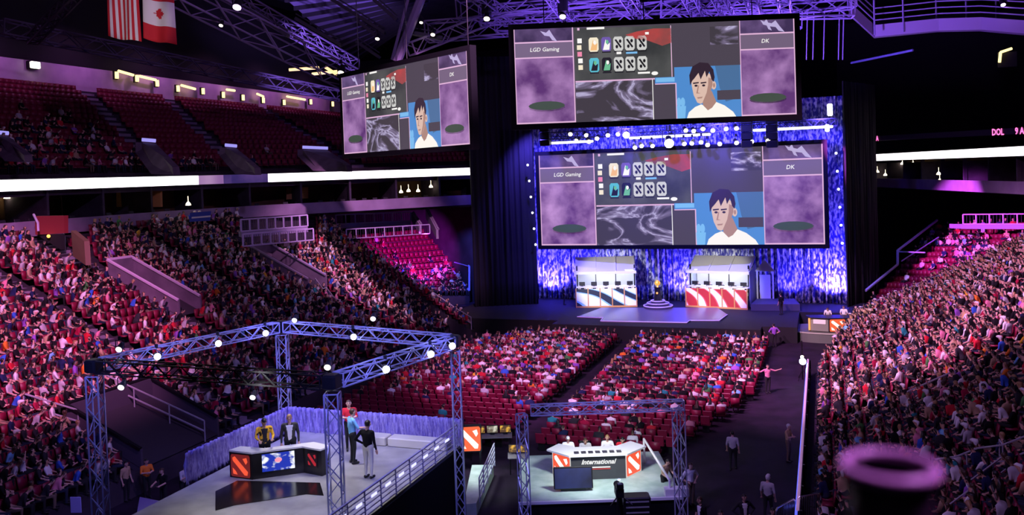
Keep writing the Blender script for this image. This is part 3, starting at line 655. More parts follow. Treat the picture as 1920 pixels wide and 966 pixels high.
# curtain
CURT = noisy('blue_sequin', (.03, .03, .36), (.8, .85, 1.0), 4.2, .35, bump=1.0, detail=3, lo=.45, hi=.62, spec=.6, stretch=(1.5, .4, .6))
def drape(name, a, b, z0, z1, m, label, cat='curtain', fold=.5, amp=.22, group=None, gather=0):
    a, b = V((*a, 0)), V((*b, 0)); L = (b-a).length; d = (b-a)/L; n = V((d.y, -d.x, 0)); k = max(4, int(L/fold*6)); mb = MB(); vs = []; rows = 9
    for j in range(rows):
        z = lerp(z0, z1, j/(rows-1)); pin = 1-gather*math.sin(math.pi*j/(rows-1))
        for i in range(k+1):
            x = L/2+(i/k-.5)*L*pin; o = amp*math.sin(i*2*math.pi/6)*(.6+.4*math.sin(i*.37+j*.2))+.06*math.sin(i*1.9+j)
            vs.append(a+d*x+n*o+V((0, 0, z)))
    fs = [(j*(k+1)+i, j*(k+1)+i+1, (j+1)*(k+1)+i+1, (j+1)*(k+1)+i) for j in range(rows-1) for i in range(k)]
    mb.add(vs, fs); o = one(name, mb, m, label, cat, group, smooth=True); md = o.modifiers.new('s', 'SOLIDIFY'); md.thickness = .03; return o
drape('stage_curtain', (-27.0, 77.8), (1.95, 77.8), 1.2, 18.9, CURT, 'shimmering blue curtain covering the back of the stage')
BDR = mat('black_drape', (.012, .011, .02), .85)
drape('black_drape', tuple(at(884, 400, 78))[:2], tuple(at(1004, 400, 78.5))[:2], .5, 24, BDR, 'tall black masking drape between the corner stand and the blue curtain', amp=.15)
drape('black_drape', tuple(at(1584, 400, 71))[:2], tuple(at(1646, 400, 76))[:2], .5, 20, BDR, 'tall black masking drape between the blue curtain and the barrier-side stands', amp=.15)
# booths
STEEL = mat('booth_white', (.82, .8, .74), .45); WOODT = mat('booth_amber_trim', (.62, .3, .08), .5); GLASS = mat('booth_glass', (.75, .8, .95), .08, spec=.5)
GLASS.node_tree.nodes['Principled BSDF'].inputs['Transmission Weight'].default_value = .93
def stripes(name, base, mid, ink):
    m = mat(name, base, .45); nt, N, L, b = nodes(m); tc = N.new('ShaderNodeTexCoord'); mp = N.new('ShaderNodeMapping'); mp.inputs['Rotation'].default_value = (0, .5, .3); mp.inputs['Scale'].default_value = (.28, 1, .8)
    w = N.new('ShaderNodeTexWave'); w.inputs['Scale'].default_value = .6; w.inputs['Distortion'].default_value = 10; w.inputs['Detail'].default_value = .5; w.inputs['Detail Scale'].default_value = .5
    L.new(tc.outputs['Object'], mp.inputs[0]); L.new(mp.outputs[0], w.inputs['Vector']); r = N.new('ShaderNodeValToRGB'); r.color_ramp.interpolation = 'CONSTANT'
    e = r.color_ramp.elements; e[0].position = 0; e[0].color = (*ink, 1); e[1].position = .3; e[1].color = (*mid, 1); q = e.new(.5); q.color = (*base, 1)
    L.new(w.outputs[0], r.inputs[0]); L.new(r.outputs[0], b.inputs['Base Color']); return m
BOOTHL = {}
def booth(label, O, ax, pm, team):
    """O = front bottom corner of the wall of panels, ax along it"""
    Fm = frame(O, ax); t = thing('player_booth', label, 'booth', O); W = 5.3; n = 5
    for i in range(n):
        b = MB(Fm); b.box((W*(i+.5)/n, 0, .88), (W/n-.1, .06, 1.5)); b.build('front_panel', pm, t)
    b = MB(Fm)
    for i in range(n+1): b.box((W*i/n, -.02, .85), (.09, .12, 1.7))
    b.box((W/2, -.02, .06), (W+.1, .14, .14)); b.build('panel_frame', WOODT, t)
    b = MB(Fm); b.box((W/2, 1.55, .36), (W-.1, 2.7, .7)); b.build("floor_plate", STB, t)
    b = MB(Fm)
    for x in (.1, W-.1):
        b.box((x, 1.0, 1.8), (.12, .12, 3.6)); b.box((x, 2.9, 1.6), (.12, .12, 3.2))
    for x in (W/3, 2*W/3): b.box((x, .95, 2.35), (.07, .07, 1.2))
    b.build('post', DARKM, t)
    b = MB(Fm); b.box((W/2, 2.85, 1.5), (W-.2, .08, 2.9)); b.build('rear_wall', STEEL, t)
    b = MB(Fm); b.box((W/2, .75, 1.72), (W-.05, .7, .08)); b.build('desk_top', STEEL, t)
    b = MB(Fm); b.box((W/2, .98, 2.38), (W-.3, .03, 1.15)); b.build('window_pane', GLASS, t)
    b = MB(Fm); b.prism([(-.1, .7, 2.95), (W+.0, .7, 2.95), (W+.0, 2.9, 4.05), (-.1, 2.9, 4.05)], (0, .1, .12)); rf = b.build('roof', STEEL, t)
    b = MB(Fm); b.box((W/2-.05, .66, 2.98), (W+.2, .16, .24))
    for x in (.0, W/3, 2*W/3, W-.1): b.prism([(x-.04, .66, 3.06), (x+.04, .66, 3.06), (x+.04, 2.86, 4.17), (x-.04, 2.86, 4.17)], (0, .02, .1))
    b.build('roof_rib', STEEL, rf)
    b = MB(Fm)
    for x, s in ((0, -1), (W-.05, 1)): b.prism([(x, .9, .1), (x, 2.95, .1), (x, 2.95, 3.6), (x, .9, 3.0)], (.05, 0, 0))
    b.build('side_wall', mat('booth_side', (.35, .38, .5), .5), t)
    for i in range(5):
        c = Fm @ V((W*(i+.5)/5, .85, 1.76)); m = thing('monitor', f"small dark monitor, {nth(i+1)} along the desk inside the {team} booth", 'monitor', c, f'monitors in the {team} booth'); b = MB(Fm)
        b.cbox((W*(i+.5)/5, .85, 2.0), (.52, .05, .32), .02); b.build('display', BLACK, m); b = MB(Fm); b.box((W*(i+.5)/5, .87, 1.8), (.06, .06, .14)); b.box((W*(i+.5)/5, .87, 1.765), (.24, .16, .02)); b.build('stand', DARKM, m)
        person('person', f"player in {'dark' if i % 2 else 'black'} shirt seated at {nth(i+1)} monitor inside the {team} booth", Fm @ V((W*(i+.5)/5, 1.75, .72)), facing(*(Fm.to_3x3() @ V((0, -1, 0)))[:2]), dict(shirt=SM['charcoal' if i % 2 else 'black'], hair=HRM[i % 2]), group=f'players in the {team} booth', sit=True, arms='desk', detail=True, faces=1600, voxel=.03)
    return t, Fm
bl0, bl1 = onz(1081, 577, 1.2), onz(1199, 575, 1.2); br0, br1 = onz(1287, 575, 1.2), onz(1405, 581, 1.2)
booth('player booth with white roof over pale blue and black striped panels', bl0, (bl1-bl0), stripes('panel_blue', (.85, .92, .95), (.25, .6, .8), (.01, .02, .04)), 'blue-striped')
booth('player booth with white roof over red and white striped panels', br0, (br1-br0), stripes('panel_red', (.5, .025, .03), (.75, .1, .09), (.9, .8, .8)), 'red-striped')
# ------------------------------------------------------------------ stage dressing
p = onz(1234, 577, 1.28); t = thing('trophy_plinth', 'tiered ring plinth carrying a dark pedestal with a glowing gold trophy, centre of the stage', 'trophy plinth', p)
RING = mat('ring_edge', (.8, .7, .85), .3)
b = MB(); b.lathe(p, [(1.25, 0), (1.25, .14), (1.2, .2)], 28); b.lathe(p+V((0, 0, .2)), [(.95, 0), (.95, .16), (.9, .22)], 28); b.lathe(p+V((0, 0, .42)), [(.62, 0), (.62, .14), (.56, .2)], 28); b.build('tier', mat('plinth_dark', (.06, .05, .08), .3), t, smooth=False)
b = MB()
for r, z in ((1.23, .2), (.93, .42), (.6, .62)):
    pts = [p+V((r*math.cos(k*math.pi/14), r*math.sin(k*math.pi/14), z)) for k in range(29)]; b.path(pts, .05, 5)
b.build('ring_trim', RING, t)
b = MB(); b.lathe(p+V((0, 0, .62)), [(.36, 0), (.34, .15), (.26, .6), (.24, 1.0), (.3, 1.1), (.3, 1.16)], 8); b.build('pedestal', BLACK, t)
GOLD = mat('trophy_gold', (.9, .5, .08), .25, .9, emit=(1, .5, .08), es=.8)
b = MB(); b.lathe(p+V((0, 0, 1.78)), [(.1, 0), (.06, .1), (.2, .2), (.26, .36), (.2, .5), (.05, .62)], 10); b.build('trophy', GOLD, t)
b = MB(); b.ball(p+V((0, -.3, 1.3)), .09, 8, 5); b.build('crest', lamp_mat('crest_glow', (1, .35, .08), 2), t)
# right-hand analyst desk by the stage
def emblem_plate(mb, Fm, w, h, k0=0, k1=1, y=-.012):
    """square emblem: red field, pale diagonal bar and two pale corner blocks"""
    s = MB(Fm); s.v, s.f, s.m = mb.v, mb.f, mb.m
    def G(k, pts, yy): s.mi = k; s.prism([(x*w, yy, z*h) for x, z in pts], (0, -.008, 0))
    G(k0, [(-.5, -.46), (-.44, -.5), (.46, -.5), (.5, -.4), (.5, .42), (.44, .5), (-.45, .48), (-.5, .4)], y)
    G(k1, [(-.4, .33), (-.28, .40), (.0, .13), (.40, -.24), (.36, -.40), (.22, -.40), (-.12, -.05), (-.38, .2)], y-.01)
    G(k1, [(.14, .32), (.34, .38), (.39, .2), (.3, .08)], y-.01); G(k1, [(-.4, -.12), (-.24, -.26), (-.16, -.4), (-.38, -.38)], y-.01)
LOGO = [lamp_mat('logo_red', (.95, .1, .035), 1.0), lamp_mat('logo_pale', (.95, .9, .85), 1.3), lamp_mat('logo_dark', (.08, .01, .01), .3), lamp_mat('logo_orange', (.95, .13, .03), 1.0)]
c0 = onz(1567, 622, .75); ax = V((math.cos(.2), math.sin(.2), 0)); Fm = frame(c0, ax)
t = thing('platform', 'low dark round-fronted platform under the small desk at the stage corner', 'platform', (c0.x, c0.y, 0))
b = MB(); b.lathe((c0.x-.4, c0.y+1.4, 0), [(3.6, 0), (3.6, .62), (3.5, .7)], 28, 1, .62); b.build('deck', mat('platform_green', (.1, .11, .09), .6), t); b = MB(); b.path([(c0.x-.4+3.6*math.cos(a), c0.y+1.4+3.6*.62*math.sin(a), .7) for a in [math.pi+math.pi*k/20 for k in range(21)]], .05, 5); b.build('edge_trim', mat('platform_edge', (.4, .4, .32), .5), t)
t = thing('analyst_desk', 'small desk with lit orange-red emblem panel at the stage corner', 'desk', c0)
GRN = mat('desk_olive', (.2, .21, .16), .6)
b = MB(Fm); b.prism([(-1.7, .5, 0), (-.55, 0, 0), (.75, 0, 0), (1.5, .7, 0), (1.5, 1.3, 0), (-1.7, 1.3, 0)], (0, 0, .95)); b.build('body', GRN, t)
b = MB(Fm); b.prism([(-1.85, .4, .95), (-.6, -.1, .95), (.8, -.1, .95), (1.6, .65, .95), (1.6, 1.4, .95), (-1.85, 1.4, .95)], (0, 0, .07)); b.build('top', BLACK, t)
b = MB(frame(Fm @ V((.12, -.06, .47)), ax)); b.box((0, .02, 0), (1.25, .06, 1.02)); b.build('emblem_box', BLACK, t); b = MB(); emblem_plate(b, frame(Fm @ V((.12, -.06, .47)), ax), 1.1, .92); e = b.build('emblem', [LOGO[3], LOGO[1]], t)
b = MB(Fm); b.box((-1.78, .45, .5), (.12, .1, .9)); b.build('side_light', lamp_mat('amber_strip', (1, .35, .1), 1.5), t)
b = MB(Fm); b.cbox((-1.1, .2, .7), (.9, .04, .34), .02, rz=-.4); b.build('front_sign', mat('sign_pale', (.8, .8, .7), .5), t)
for dx, lab, lean in ((-.15, 'pale shirt bending over the emblem desk at the stage corner', .5), (1.0, 'cream shirt sitting upright behind the emblem desk at the stage corner', .1)):
    person('person', 'person in '+lab, Fm @ V((dx, 1.75, .0)), facing(-ax.y*-1, -ax.x)-.3, dict(shirt=SM['white'], hair=HRM[1]), group=None, sit=False, arms='desk', lean=lean, faces=2500, scale=.97)
for i, (px, py, s) in enumerate(((1618, 622, 'orange'), (1626, 612, 'white'), (1650, 616, 'white'), (1636, 606, 'tan'))):
    q = onz(px, py+14, .4); q.z = 0; person('person', f"person in {s} shirt standing by the corner platform, {nth(i+1)} from the emblem desk", q, .4*i, dict(shirt=SM[s], hair=HRM[i % 3]), faces=1800)
q = onz(1058, 572, 1.2); person('person', 'person in black standing alone in front of the blue curtain beside the blue-striped booth', q, -1.2, dict(shirt=SM['black']), arms=('down', 'hips'), faces=2500)
q = onz(1452, 651, 0); person('person', 'person in purple shirt standing at the dark foot of the stage near the emblem desk', q, .4, dict(shirt=SM['purple']), arms='hips', faces=2500)
q = onz(1465, 590, 1.2); person('person', 'stage hand all in black on the stage wing beyond the red-striped booth', q, .8, dict(shirt=SM['black']), faces=2500)
# speaker wedges and ramp shapes at the stage wing
b = MB(); b.prism([onz(1408, 583, 1.2), onz(1500, 583, 1.2), onz(1490, 572, 1.2), onz(1420, 572, 1.2)], (0, 0, .55)); one('stage_ramp', b, mat('ramp_blue', (.05, .05, .09), .6), 'dark folded ramp on the stage wing beside the red-striped booth', 'ramp')
b = MB(); Fm2 = frame(onz(1421, 572, 1.2), (1, .1, 0))
for x in (0, 1.3):
    b.box(Fm2 @ V((x, 0, 1.5)), (.14, .14, 3))
b.prism([Fm2 @ V(q) for q in ((-.2, 0, 2.9), (1.5, 0, 2.9), (.65, 0, 3.9))], (0, .14, 0)); b.box(Fm2 @ V((.65, .1, 1.4)), (.9, .08, 2.4)); one('stage_gable', b, mat('gable_paint', (.5, .52, .7), .5), 'pale gabled frame standing at the end of the red-striped booth', 'set piece')
# ------------------------------------------------------------------ stage lighting rig
for i, (x0, y0, x1, y1) in enumerate(((1022, 266, 1112, 268), (1180, 261, 1332, 250), (1412, 246, 1562, 236))):
    a, e = ony(x0, y0, 72.6), ony(x1, y1, 72.6)
    t = thing('lit_batten', f"glowing white batten above the stage screen, {('over its first third','over its middle','over its end by the barrier side')[i]}", 'light batten', (a+e)/2, 'white battens over the stage')
    b = MB(); b.cbox((a+e)/2, ((e-a).length, .3, .2), .05, rz=math.atan2((e-a).y, (e-a).x)); b.build('lamp_strip', lamp_mat('batten_white', (.9, .9, 1), 3), t); b = MB(); b.truss(a+V((0, .4, .3)), e+V((0, .4, .3)), .45); b.build('lattice', DARKM, t)
HEADB = mat('fixture_black', (.015, .015, .018), .4); LENS = lamp_mat('lens_white', (.95, .93, 1), 14); LENSW = lamp_mat('lens_warm', (1, .85, .6), 9); LENSB = lamp_mat('lens_blue', (.6, .66, 1), 26)
def fixture(name, label, p, dirv, s, lens, group, drop=True):
    p, d = V(p), V(dirv).normalized(); t = thing(name, label, 'stage light', p, group)
    b = MB(); b.tube(p-d*.3*s, p+d*.16*s, .14*s, 10, .19*s); b.ball(p-d*.3*s, .14*s, 8, 5); b.build('head', HEADB, t)
    b = MB(); b.tube(p+d*.17*s, p+d*.2*s, .17*s, 12); b.build('lens', lens, t)
    sd = d.cross(V((0, 0, 1))); sd = sd.normalized()*.23*s if sd.length > .1 else V((.23*s, 0, 0)); b = MB(); up = V((0, 0, .42*s))
    b.path([p+sd, p+sd+up, p-sd+up, p-sd], .025*s, 4); b.tube(p+up, p+up*1.5, .09*s, 6); b.build('yoke', HEADB, t); return t
rigpx = [(1070, 250), (1083, 262), (1098, 252), (1104, 264), (1120, 258), (1140, 252), (1160, 250), (1190, 275), (1202, 272), (1222, 272), (1282, 268), (1298, 267), (1315, 265), (1326, 270), (1350, 268), (1380, 266), (1408, 264), (1438, 262), (1285, 243), (1300, 244), (1318, 240), (1336, 243), (1360, 240), (1380, 239)]
proto = None
for i, (x, y) in enumerate(rigpx):
    p = ony(x, y, 71.9); lab = f"small lit stage light in the rig over the stage screen, {nth(i+1)} counted along the rig"
    if proto is None: proto = fixture('stage_light', lab, p, (.1, -.9, -.5), 1.05, LENSW, 'small lights of the stage rig')
    else: clone(proto, p, random.uniform(-.5, .5), lab)
BIG = lamp_mat('lens_flare', (1, .95, .85), 60)
fixture('spotlight', 'brightest white spotlight in the rig above the middle of the stage screen', ony(1254, 266, 71.6), (.2, -.9, -.4), 2.2, BIG, None)
fixture('spotlight', 'bright warm spotlight in the rig under the lower edge of the hung main screen', ony(1174, 251, 71.6), (.2, -.9, -.4), 1.6, BIG, None)
mb = MB(); mb.truss(ony(1015, 256, 73), ony(1570, 229, 73), .6, rc=.05, rl=.03); one('rig_truss', mb, mat('rig_truss_paint', (.05, .05, .07), .4, .5), 'long dark truss carrying the lights across the stage', 'truss')
for i, px in enumerate((1022, 1400, 1447)):
    a = ony(px, 240, 72); b = MB(); [b.cbox(a+V((0, 0, .6-.62*k)), (.9, .7, .58), .05, rx=.06*k) for k in range(4)]; one('speaker_array', b, BLACK, ('black hanging speaker stack at the corner where the two hung screens meet', 'black hanging speaker stack under the hung main screen, over the red-striped booth', 'slim black hanging speaker stack beside the battens nearest the barrier side')[i], 'loudspeaker', 'hanging speaker stacks')
# dots of light down both curtain edges
DOT = lamp_mat('edge_dot', (.8, .85, 1), 7)
for s, X in ((0, -25.1), (1, 1.1)):
    for k in range(6):
        b = MB(); p = V((X+(.06*k if s else .1*k), 73.4, 14-1.45*k)); b.ball(p, .1, 8, 5); one('edge_lamp', b, DOT, f"tiny white lamp beside the stage screen's {'barrier-side' if s else 'stand-side'} edge, {nth(k+1)} from the top", 'lamp', 'lamps along the stage screen edges', loc=p)
b = MB(); a = ony(1556, 206, 74); b.cbox(a, (.4, .2, 1.0), .1, rx=.3); one('flood_lamp', b, lamp_mat('flood_blue', (.75, .8, 1), 8), 'bright tilted blue-white flood lamp at the top corner of the curtain', 'lamp')
b = MB(); a = ony(1551, 240, 74); b.cbox(a, (.35, .2, .6), .1); one('flood_lamp', b, lamp_mat('flood_blue', (.75, .8, 1), 8), 'upright blue-white lamp at the end of the batten under the top corner of the curtain', 'lamp')
# ------------------------------------------------------------------ roof steel
VIO = mat('roof_steel', (.3, .23, .42), .5, .3); DKV = mat('roof_steel_dark', (.12, .09, .16), .5, .3)
def roof_truss(lab, a, e, w=1.4, m=None, **k):
    mb = MB(); mb.truss(a, e, w, rc=k.pop('rc', .075), rl=k.pop('rl', .05), bay=k.pop('bay', w*1.4), **k); return one('roof_truss', mb, m or VIO, lab, 'truss')
GR = [((800, 60), (1600, -4), 68), ((900, 30), (1640, -24), 72), ((930, 44), (1500, 38), 74), ((1240, 20), (1600, 12), 66), ((860, 20), (1240, -30), 66)]
for i, (a, e, d) in enumerate(GR): roof_truss(f"violet-lit lattice roof truss running above the hung main screen, {nth(i+1)} of the parallel set", at(*a, d), at(*e, d-3), 1.5)
CR = [((955, 40), (880, -20), 70, 60), ((1075, 48), (1020, -30), 72, 58), ((1210, 44), (1160, -30), 72, 58), ((1315, 40), (1280, -30), 72, 56), ((1370, 38), (1335, -30), 70, 56), ((1420, 36), (1400, -30), 70, 56), ((1478, 40), (1462, -30), 70, 56)]
for i, (a, e, d0, d1) in enumerate(CR): roof_truss(f"violet-lit cross truss of the roof grid, {nth(i+1)} of the crossing set above the screens", at(*a, d0), at(*e, d1), .8, bay=1.4, rc=.06, rl=.035)
for i, (a, e, d0, d1, w) in enumerate((((325, -20), (655, 150), 58, 74, 1.6), ((395, -30), (665, 122), 66, 88, 1.0), ((0, 50), (640, 180), 58, 88, 1.0), ((770, 92), (905, 40), 62, 66, .9), ((150, -20), (60, 75), 52, 60, .6))):
    roof_truss(('dark lattice catwalk truss descending diagonally beside the flags', 'thin lattice roof truss along the lower edge of the violet ceiling panel', 'long dark roof truss over the upper deck, below the two flags', 'lattice roof truss above the angled screen, crossing the strut', 'short dark brace in the corner of the roof above the upper deck')[i], at(*a, d0), at(*e, d1), w, DKV if i in (2, 4) else VIO, rc=.08, rl=.05)
b = MB(); b.tube(at(798, -25, 62), at(744, 116, 62), .34, 8); b.tube(at(744, 116, 62), at(744, 116, 62)+V((0, 0, -1.5)), .2, 8); one('roof_strut', b, VIO, 'thick violet diagonal roof strut just above the angled screen', 'strut')
b = MB(); b.tube(at(770, -20, 63), at(735, 112, 63), .12, 6); one('roof_strut', b, VIO, 'thin violet roof strut running close beside the thick one above the angled screen', 'strut')
for i, (x, y, x2, y2, d) in enumerate(((600, -15, 722, 62, 72), (672, 40, 715, 75, 72), (668, 78, 712, 108, 74), (690, -10, 745, 38, 70), (760, 60, 830, 72, 64), (555, 35, 640, 85, 70), (470, 20, 540, 68, 66))):
    a, e = at(x, y, d), at(x2, y2, d); b = MB(); b.box((a+e)/2, ((e-a).length, .8, .25), rz=math.atan2((e-a).y, (e-a).x), ry=-math.asin((e-a).z/(e-a).length)); b.tube(a+V((0, 0, .4)), e+V((0, 0, .4)), .06, 5); one('roof_duct', b, mat('duct_paint', (.05, .045, .07), .5), f"dark slatted roof duct among the steel over the angled screen, {nth(i+1)} counting along the roof", 'duct')
for i, (x, y, d) in enumerate(((708, 70, 66), (812, 62, 62), (913, 31, 64), (1055, 27, 62), (446, 8, 58), (640, 132, 70), (790, 40, 62), (415, 45, 60), (1880, 6, 66))):
    fixture('roof_light', ('warm lamp head under the ducts over the angled screen', 'warm lamp head just above the top edge of the angled screen', 'warm lamp on a dark hoist over the gap between the hung screens', 'white lamp on a dark hoist above the hung main screen', 'violet lamp on the catwalk truss beside the flags', 'warm lamp cluster at the upper corner of the angled screen', 'small lamp at the joint of the violet roof strut', 'tiny white lamp on the catwalk truss below the violet lamp', 'small violet lamp on the catwalk rail at the far corner of the roof')[i], at(x, y, d), (.1, -.5, -.8), (.9, .9, 1.3, 1.3, 1.6, 1.4, .7, .8, 1)[i], lamp_mat('lens_violet', (.8, .5, 1), 14) if i in (4, 8) else LENSW, None)
for i, (x, d) in enumerate(((913, 64), (1055, 62))):
    b = MB(); p = at(x, 8, d); b.cbox(p, (.7, .6, 1.3), .12); b.tube(p, p+V((0, 0, 5)), .03, 4); one('chain_hoist', b, BLACK, ('black chain hoist hanging over the gap between the hung screens', 'black chain hoist hanging above the hung main screen')[i], 'hoist', 'chain hoists')
# catwalk over the far side
t = thing('catwalk', 'violet-lit catwalk with railings across the roof beyond the curtain', 'catwalk', at(1640, 55, 74))
cw = [at(1592, 14, 70), at(1640, 58, 72), at(1760, 46, 70), at(1840, 44, 68), at(1940, 52, 64)]
b = MB(); [b.prism([p+V((0, 0, -.5)), q+V((0, 0, -.5)), q+V((0, .9, -.5)), p+V((0, .9, -.5))], (0, 0, 1.0)) for p, q in zip(cw, cw[1:])]; b.build('deck', mat('catwalk_paint', (.3, .22, .36), .6), t)
b = MB(); [b.path([p+V((0, 0, h)) for p in cw], .06, 5) for h in (.9, 1.4, 1.9)]; b.build('railing', VIO, t)
for px in (1590, 1640, 1694, 1756, 1812, 1868):
    b = MB(); j = 0 if px < 1640 else 1; p = min((at(px, y, 70) for y in (14, 58, 50, 46)), key=lambda v: 0); yb = {1590: 20, 1640: 66, 1694: 60, 1756: 54, 1812: 50, 1868: 50}[px]; p = at(px, yb, 71); b.tube(p, p+V((0, 0, 4.2)), .07, 5); b.build('post', VIO, t)
b = MB(); [b.tube(at(x, 22, 70), at(x-2, 112, 70), .05, 5) for x in (1514, 1526, 1546, 1574, 1582)]; one('drop_cable', b, VIO, 'bundle of thin violet cables dropping from the roof at the corner of the hung screen', 'cable')
b = MB(); b.tube(at(1596, 118, 76), at(1712, 94, 70), .1, 6); one('roof_pipe', b, mat('pipe_blue', (.2, .2, .5), .5), 'single violet pipe crossing the black space beyond the curtain top', 'pipe')
# ------------------------------------------------------------------ flags
def flag(label, TL, ax, W, Hh, cols, kind):
    t = thing('flag', label, 'flag', TL, 'flags under the roof'); ax = V(ax).normalized(); n = V((ax.y, -ax.x, 0)); N, M = 39, 14
    def pt(u, v, o=0): return V(TL)+ax*(u*W)+V((0, 0, -v*Hh-.06*math.sin(u*5)))+n*(.13*math.sin(u*9+v*1.5)*(.3+v)+o)
    b = MB(); vs = [pt(i/N, j/M) for j in range(M+1) for i in range(N+1)]; b.add(vs, [])
    for j in range(M):
        for i in range(N):
            u, v = (i+.5)/N, (j+.5)/M; k = (int(u*13) % 2) if kind == 'stripe' else (1 if (v < .27 or v > .73) else 0)
            b.f.append([j*(N+1)+i, (j+1)*(N+1)+i, (j+1)*(N+1)+i+1, j*(N+1)+i+1]); b.m.append(k if kind == 'leaf' else 1-k)
    c = b.build('cloth', cols, t, smooth=True); md = c.modifiers.new('s', 'SOLIDIFY'); md.thickness = .02
    if kind == 'leaf':
        L = [(0, -.5), (.1, -.32), (.2, -.37), (.17, -.12), (.28, -.24), (.32, -.17), (.46, -.2), (.41, -.05), (.47, 0), (.24, .2), (.26, .29), (.03, .26), (.03, .5)]; L += [(-x, y) for x, y in L[-1:0:-1]]
        for s in (.03, -.03):
            b = MB(); b.prism([pt(.5-y*.36*1.0, .5+x*.36*W/Hh, s) for x, y in L], n*.006); b.build('maple_leaf', cols[1], t)
    b = MB(); b.tube(V(TL)-ax*.1+V((0, 0, .06)), V(TL)+ax*(W+.1)+V((0, 0, .06)), .05, 6); b.tube(V(TL)+ax*W*.5, V(TL)+ax*W*.5+V((0, 0, 6)), .03, 4); b.build('hanging_bar', DARKM, t)
    if kind == 'stripe':
        b = MB(); b.prism([pt(u, v, .02) for u, v in ((0, 0), (0, .4), (.2, .4), (.35, .4), (.54, .4), (.54, 0))], n*.01); b.build('canton', mat('flag_navy', (.02, .03, .2), .8), t)
FW, FR = mat('flag_white', (.8, .78, .8), .8), mat('flag_red', (.6, .015, .03), .8)
ql = at(198, -82, 52); qr = at(260, -70, 52); flag('hanging flag of red and white upright stripes, beside the maple leaf flag', ql, qr-ql, 1.95, 4.85, [FW, FR], 'stripe')
ql = at(266, -36, 52); qr = at(330, -22, 52); flag('hanging red and white flag with a red maple leaf', ql, qr-ql, 1.98, 3.5, [FW, FR], 'leaf')
# ------------------------------------------------------------------ stairs, passages, rails in the bowls
def handrail(label, pts, h=.95, bars=2, r=.035, post=1.8, m=None, name='handrail', group=None):
    pts = [V(p) for p in pts]; t = thing(name, label, 'handrail', pts[0], group); up = V((0, 0, 1)); b = MB()
    for k in range(bars): b.path([p+up*(h*(k+1)/bars) for p in pts], r, 5)
    b.build('rail', m or RAILM, t); c = Curve(pts); n = max(1, int(c.l[-1]/post))
    for i in range(n+1): b = MB(); b.tube(c(i/n), c(i/n)+up*h, r*.9, 5); b.build('post', m or RAILM, t)
    return t
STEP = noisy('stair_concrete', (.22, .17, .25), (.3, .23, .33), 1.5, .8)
for nm, st in (('lower_left', lower_left), ('lower_right', lower_right), ('upper_left', upper_left)):
    for ai, u in enumerate(AISLES[nm]):
        mb = MB(); du = AW[nm]*.75
        for k in range(st.n):
            for hstep in range(2):
                t0 = (k+hstep*.5)/st.n; t1 = (k+hstep*.5+.5)/st.n; z = st.rowz(u, k)+hstep*(st.pt(u, (k+1)/st.n).z-st.rowz(u, k))*.5+.012; q = [st.pt(u-du, t0), st.pt(u+du, t0), st.pt(u+du, t1), st.pt(u-du, t1)]
                if any(a <= u <= b2 and c <= t0 <= d for a, b2, c, d in VOM.get(nm, [])): continue
                mb.prism([V((p.x, p.y, st.rowz(u, k)+.005)) for p in q], (0, 0, max(.01, z-st.rowz(u, k))))
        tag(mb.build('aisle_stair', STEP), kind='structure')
def passage(nm, st, r, label, wallm, depth=1.0, lid=False, railm=None, dark=True):
    """sunken entry: side walls that follow the slope, an end wall and coping"""
    u0, u1, t0, t1 = r; a, b, c, d = st.pt(u0, t0), st.pt(u1, t0), st.pt(u1, t1), st.pt(u0, t1); up = V((0, 0, 1))
    t = thing('entry_passage', label, 'entry passage', (a+b)/2)
    for p, q in ((a, d), (b, c)):
        m = MB(); n = V((q-p).cross(up)).normalized()*.14; m.prism([p-up*.2, q-up*.2, q+up*depth, p+up*depth], n); w = m.build('side_wall', wallm, t)
        m = MB(); m.tube(p+up*(depth+.04), q+up*(depth+.04), .1, 6); m.build('coping', railm or mat('coping_paint', (.62, .48, .66), .5), w)
    m = MB(); n = V((c-d).cross(up)).normalized()*.14; m.prism([d-up*.2, c-up*.2, c+up*depth, d+up*depth], n); m.build('head_wall', wallm, t); m = MB(); m.tube(d+up*(depth+.04), c+up*(depth+.04), .1, 6); m.build('coping', railm or mat('coping_paint', (.62, .48, .66), .5), t)
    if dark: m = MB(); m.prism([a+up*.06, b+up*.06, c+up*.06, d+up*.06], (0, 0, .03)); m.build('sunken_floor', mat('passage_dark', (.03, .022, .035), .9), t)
    return t, (a, b, c, d)
PW = noisy('passage_wall', (.13, .09, .14), (.2, .14, .21), .9, .8)
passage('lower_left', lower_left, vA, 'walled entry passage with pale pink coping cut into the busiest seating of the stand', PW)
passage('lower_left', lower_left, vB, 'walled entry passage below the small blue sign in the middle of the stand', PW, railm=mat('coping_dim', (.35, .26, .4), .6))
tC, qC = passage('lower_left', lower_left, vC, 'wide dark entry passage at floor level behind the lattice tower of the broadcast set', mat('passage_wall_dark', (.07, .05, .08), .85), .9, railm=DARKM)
for i, (px, py, px2, py2) in enumerate(((52, 772, 152, 806), (196, 742, 385, 828))):
    a, e = stand_uv(lower_left, px, py), stand_uv(lower_left, px2, py2); handrail(('double pipe rail beside the wide dark passage, at the stand-end side', 'double pipe rail sloping down beside the wide dark passage, at the broadcast set side')[i], [lower_left.pt(*a), lower_left.pt(*e)], 1.0, 2, .04)
rails = [((215, 500), (203, 478), 'short bent rail at the head of the pink-edged passage'), ((690, 470), (890, 620), 'long pipe rail separating the empty corner stand from the full stand'), ((590, 540), (640, 585), 'short aisle rail beside the passage with the blue sign'), ((100, 440), (126, 470), 'short aisle rail below the red entry panel')]
for p, q, lab in rails:
    pts = [lower_left.pt(*stand_uv(lower_left, lerp(p[0], q[0], k/6), lerp(p[1], q[1], k/6)+6)) for k in range(7)]; handrail(lab, pts, .95, 2, .04, 2.2)
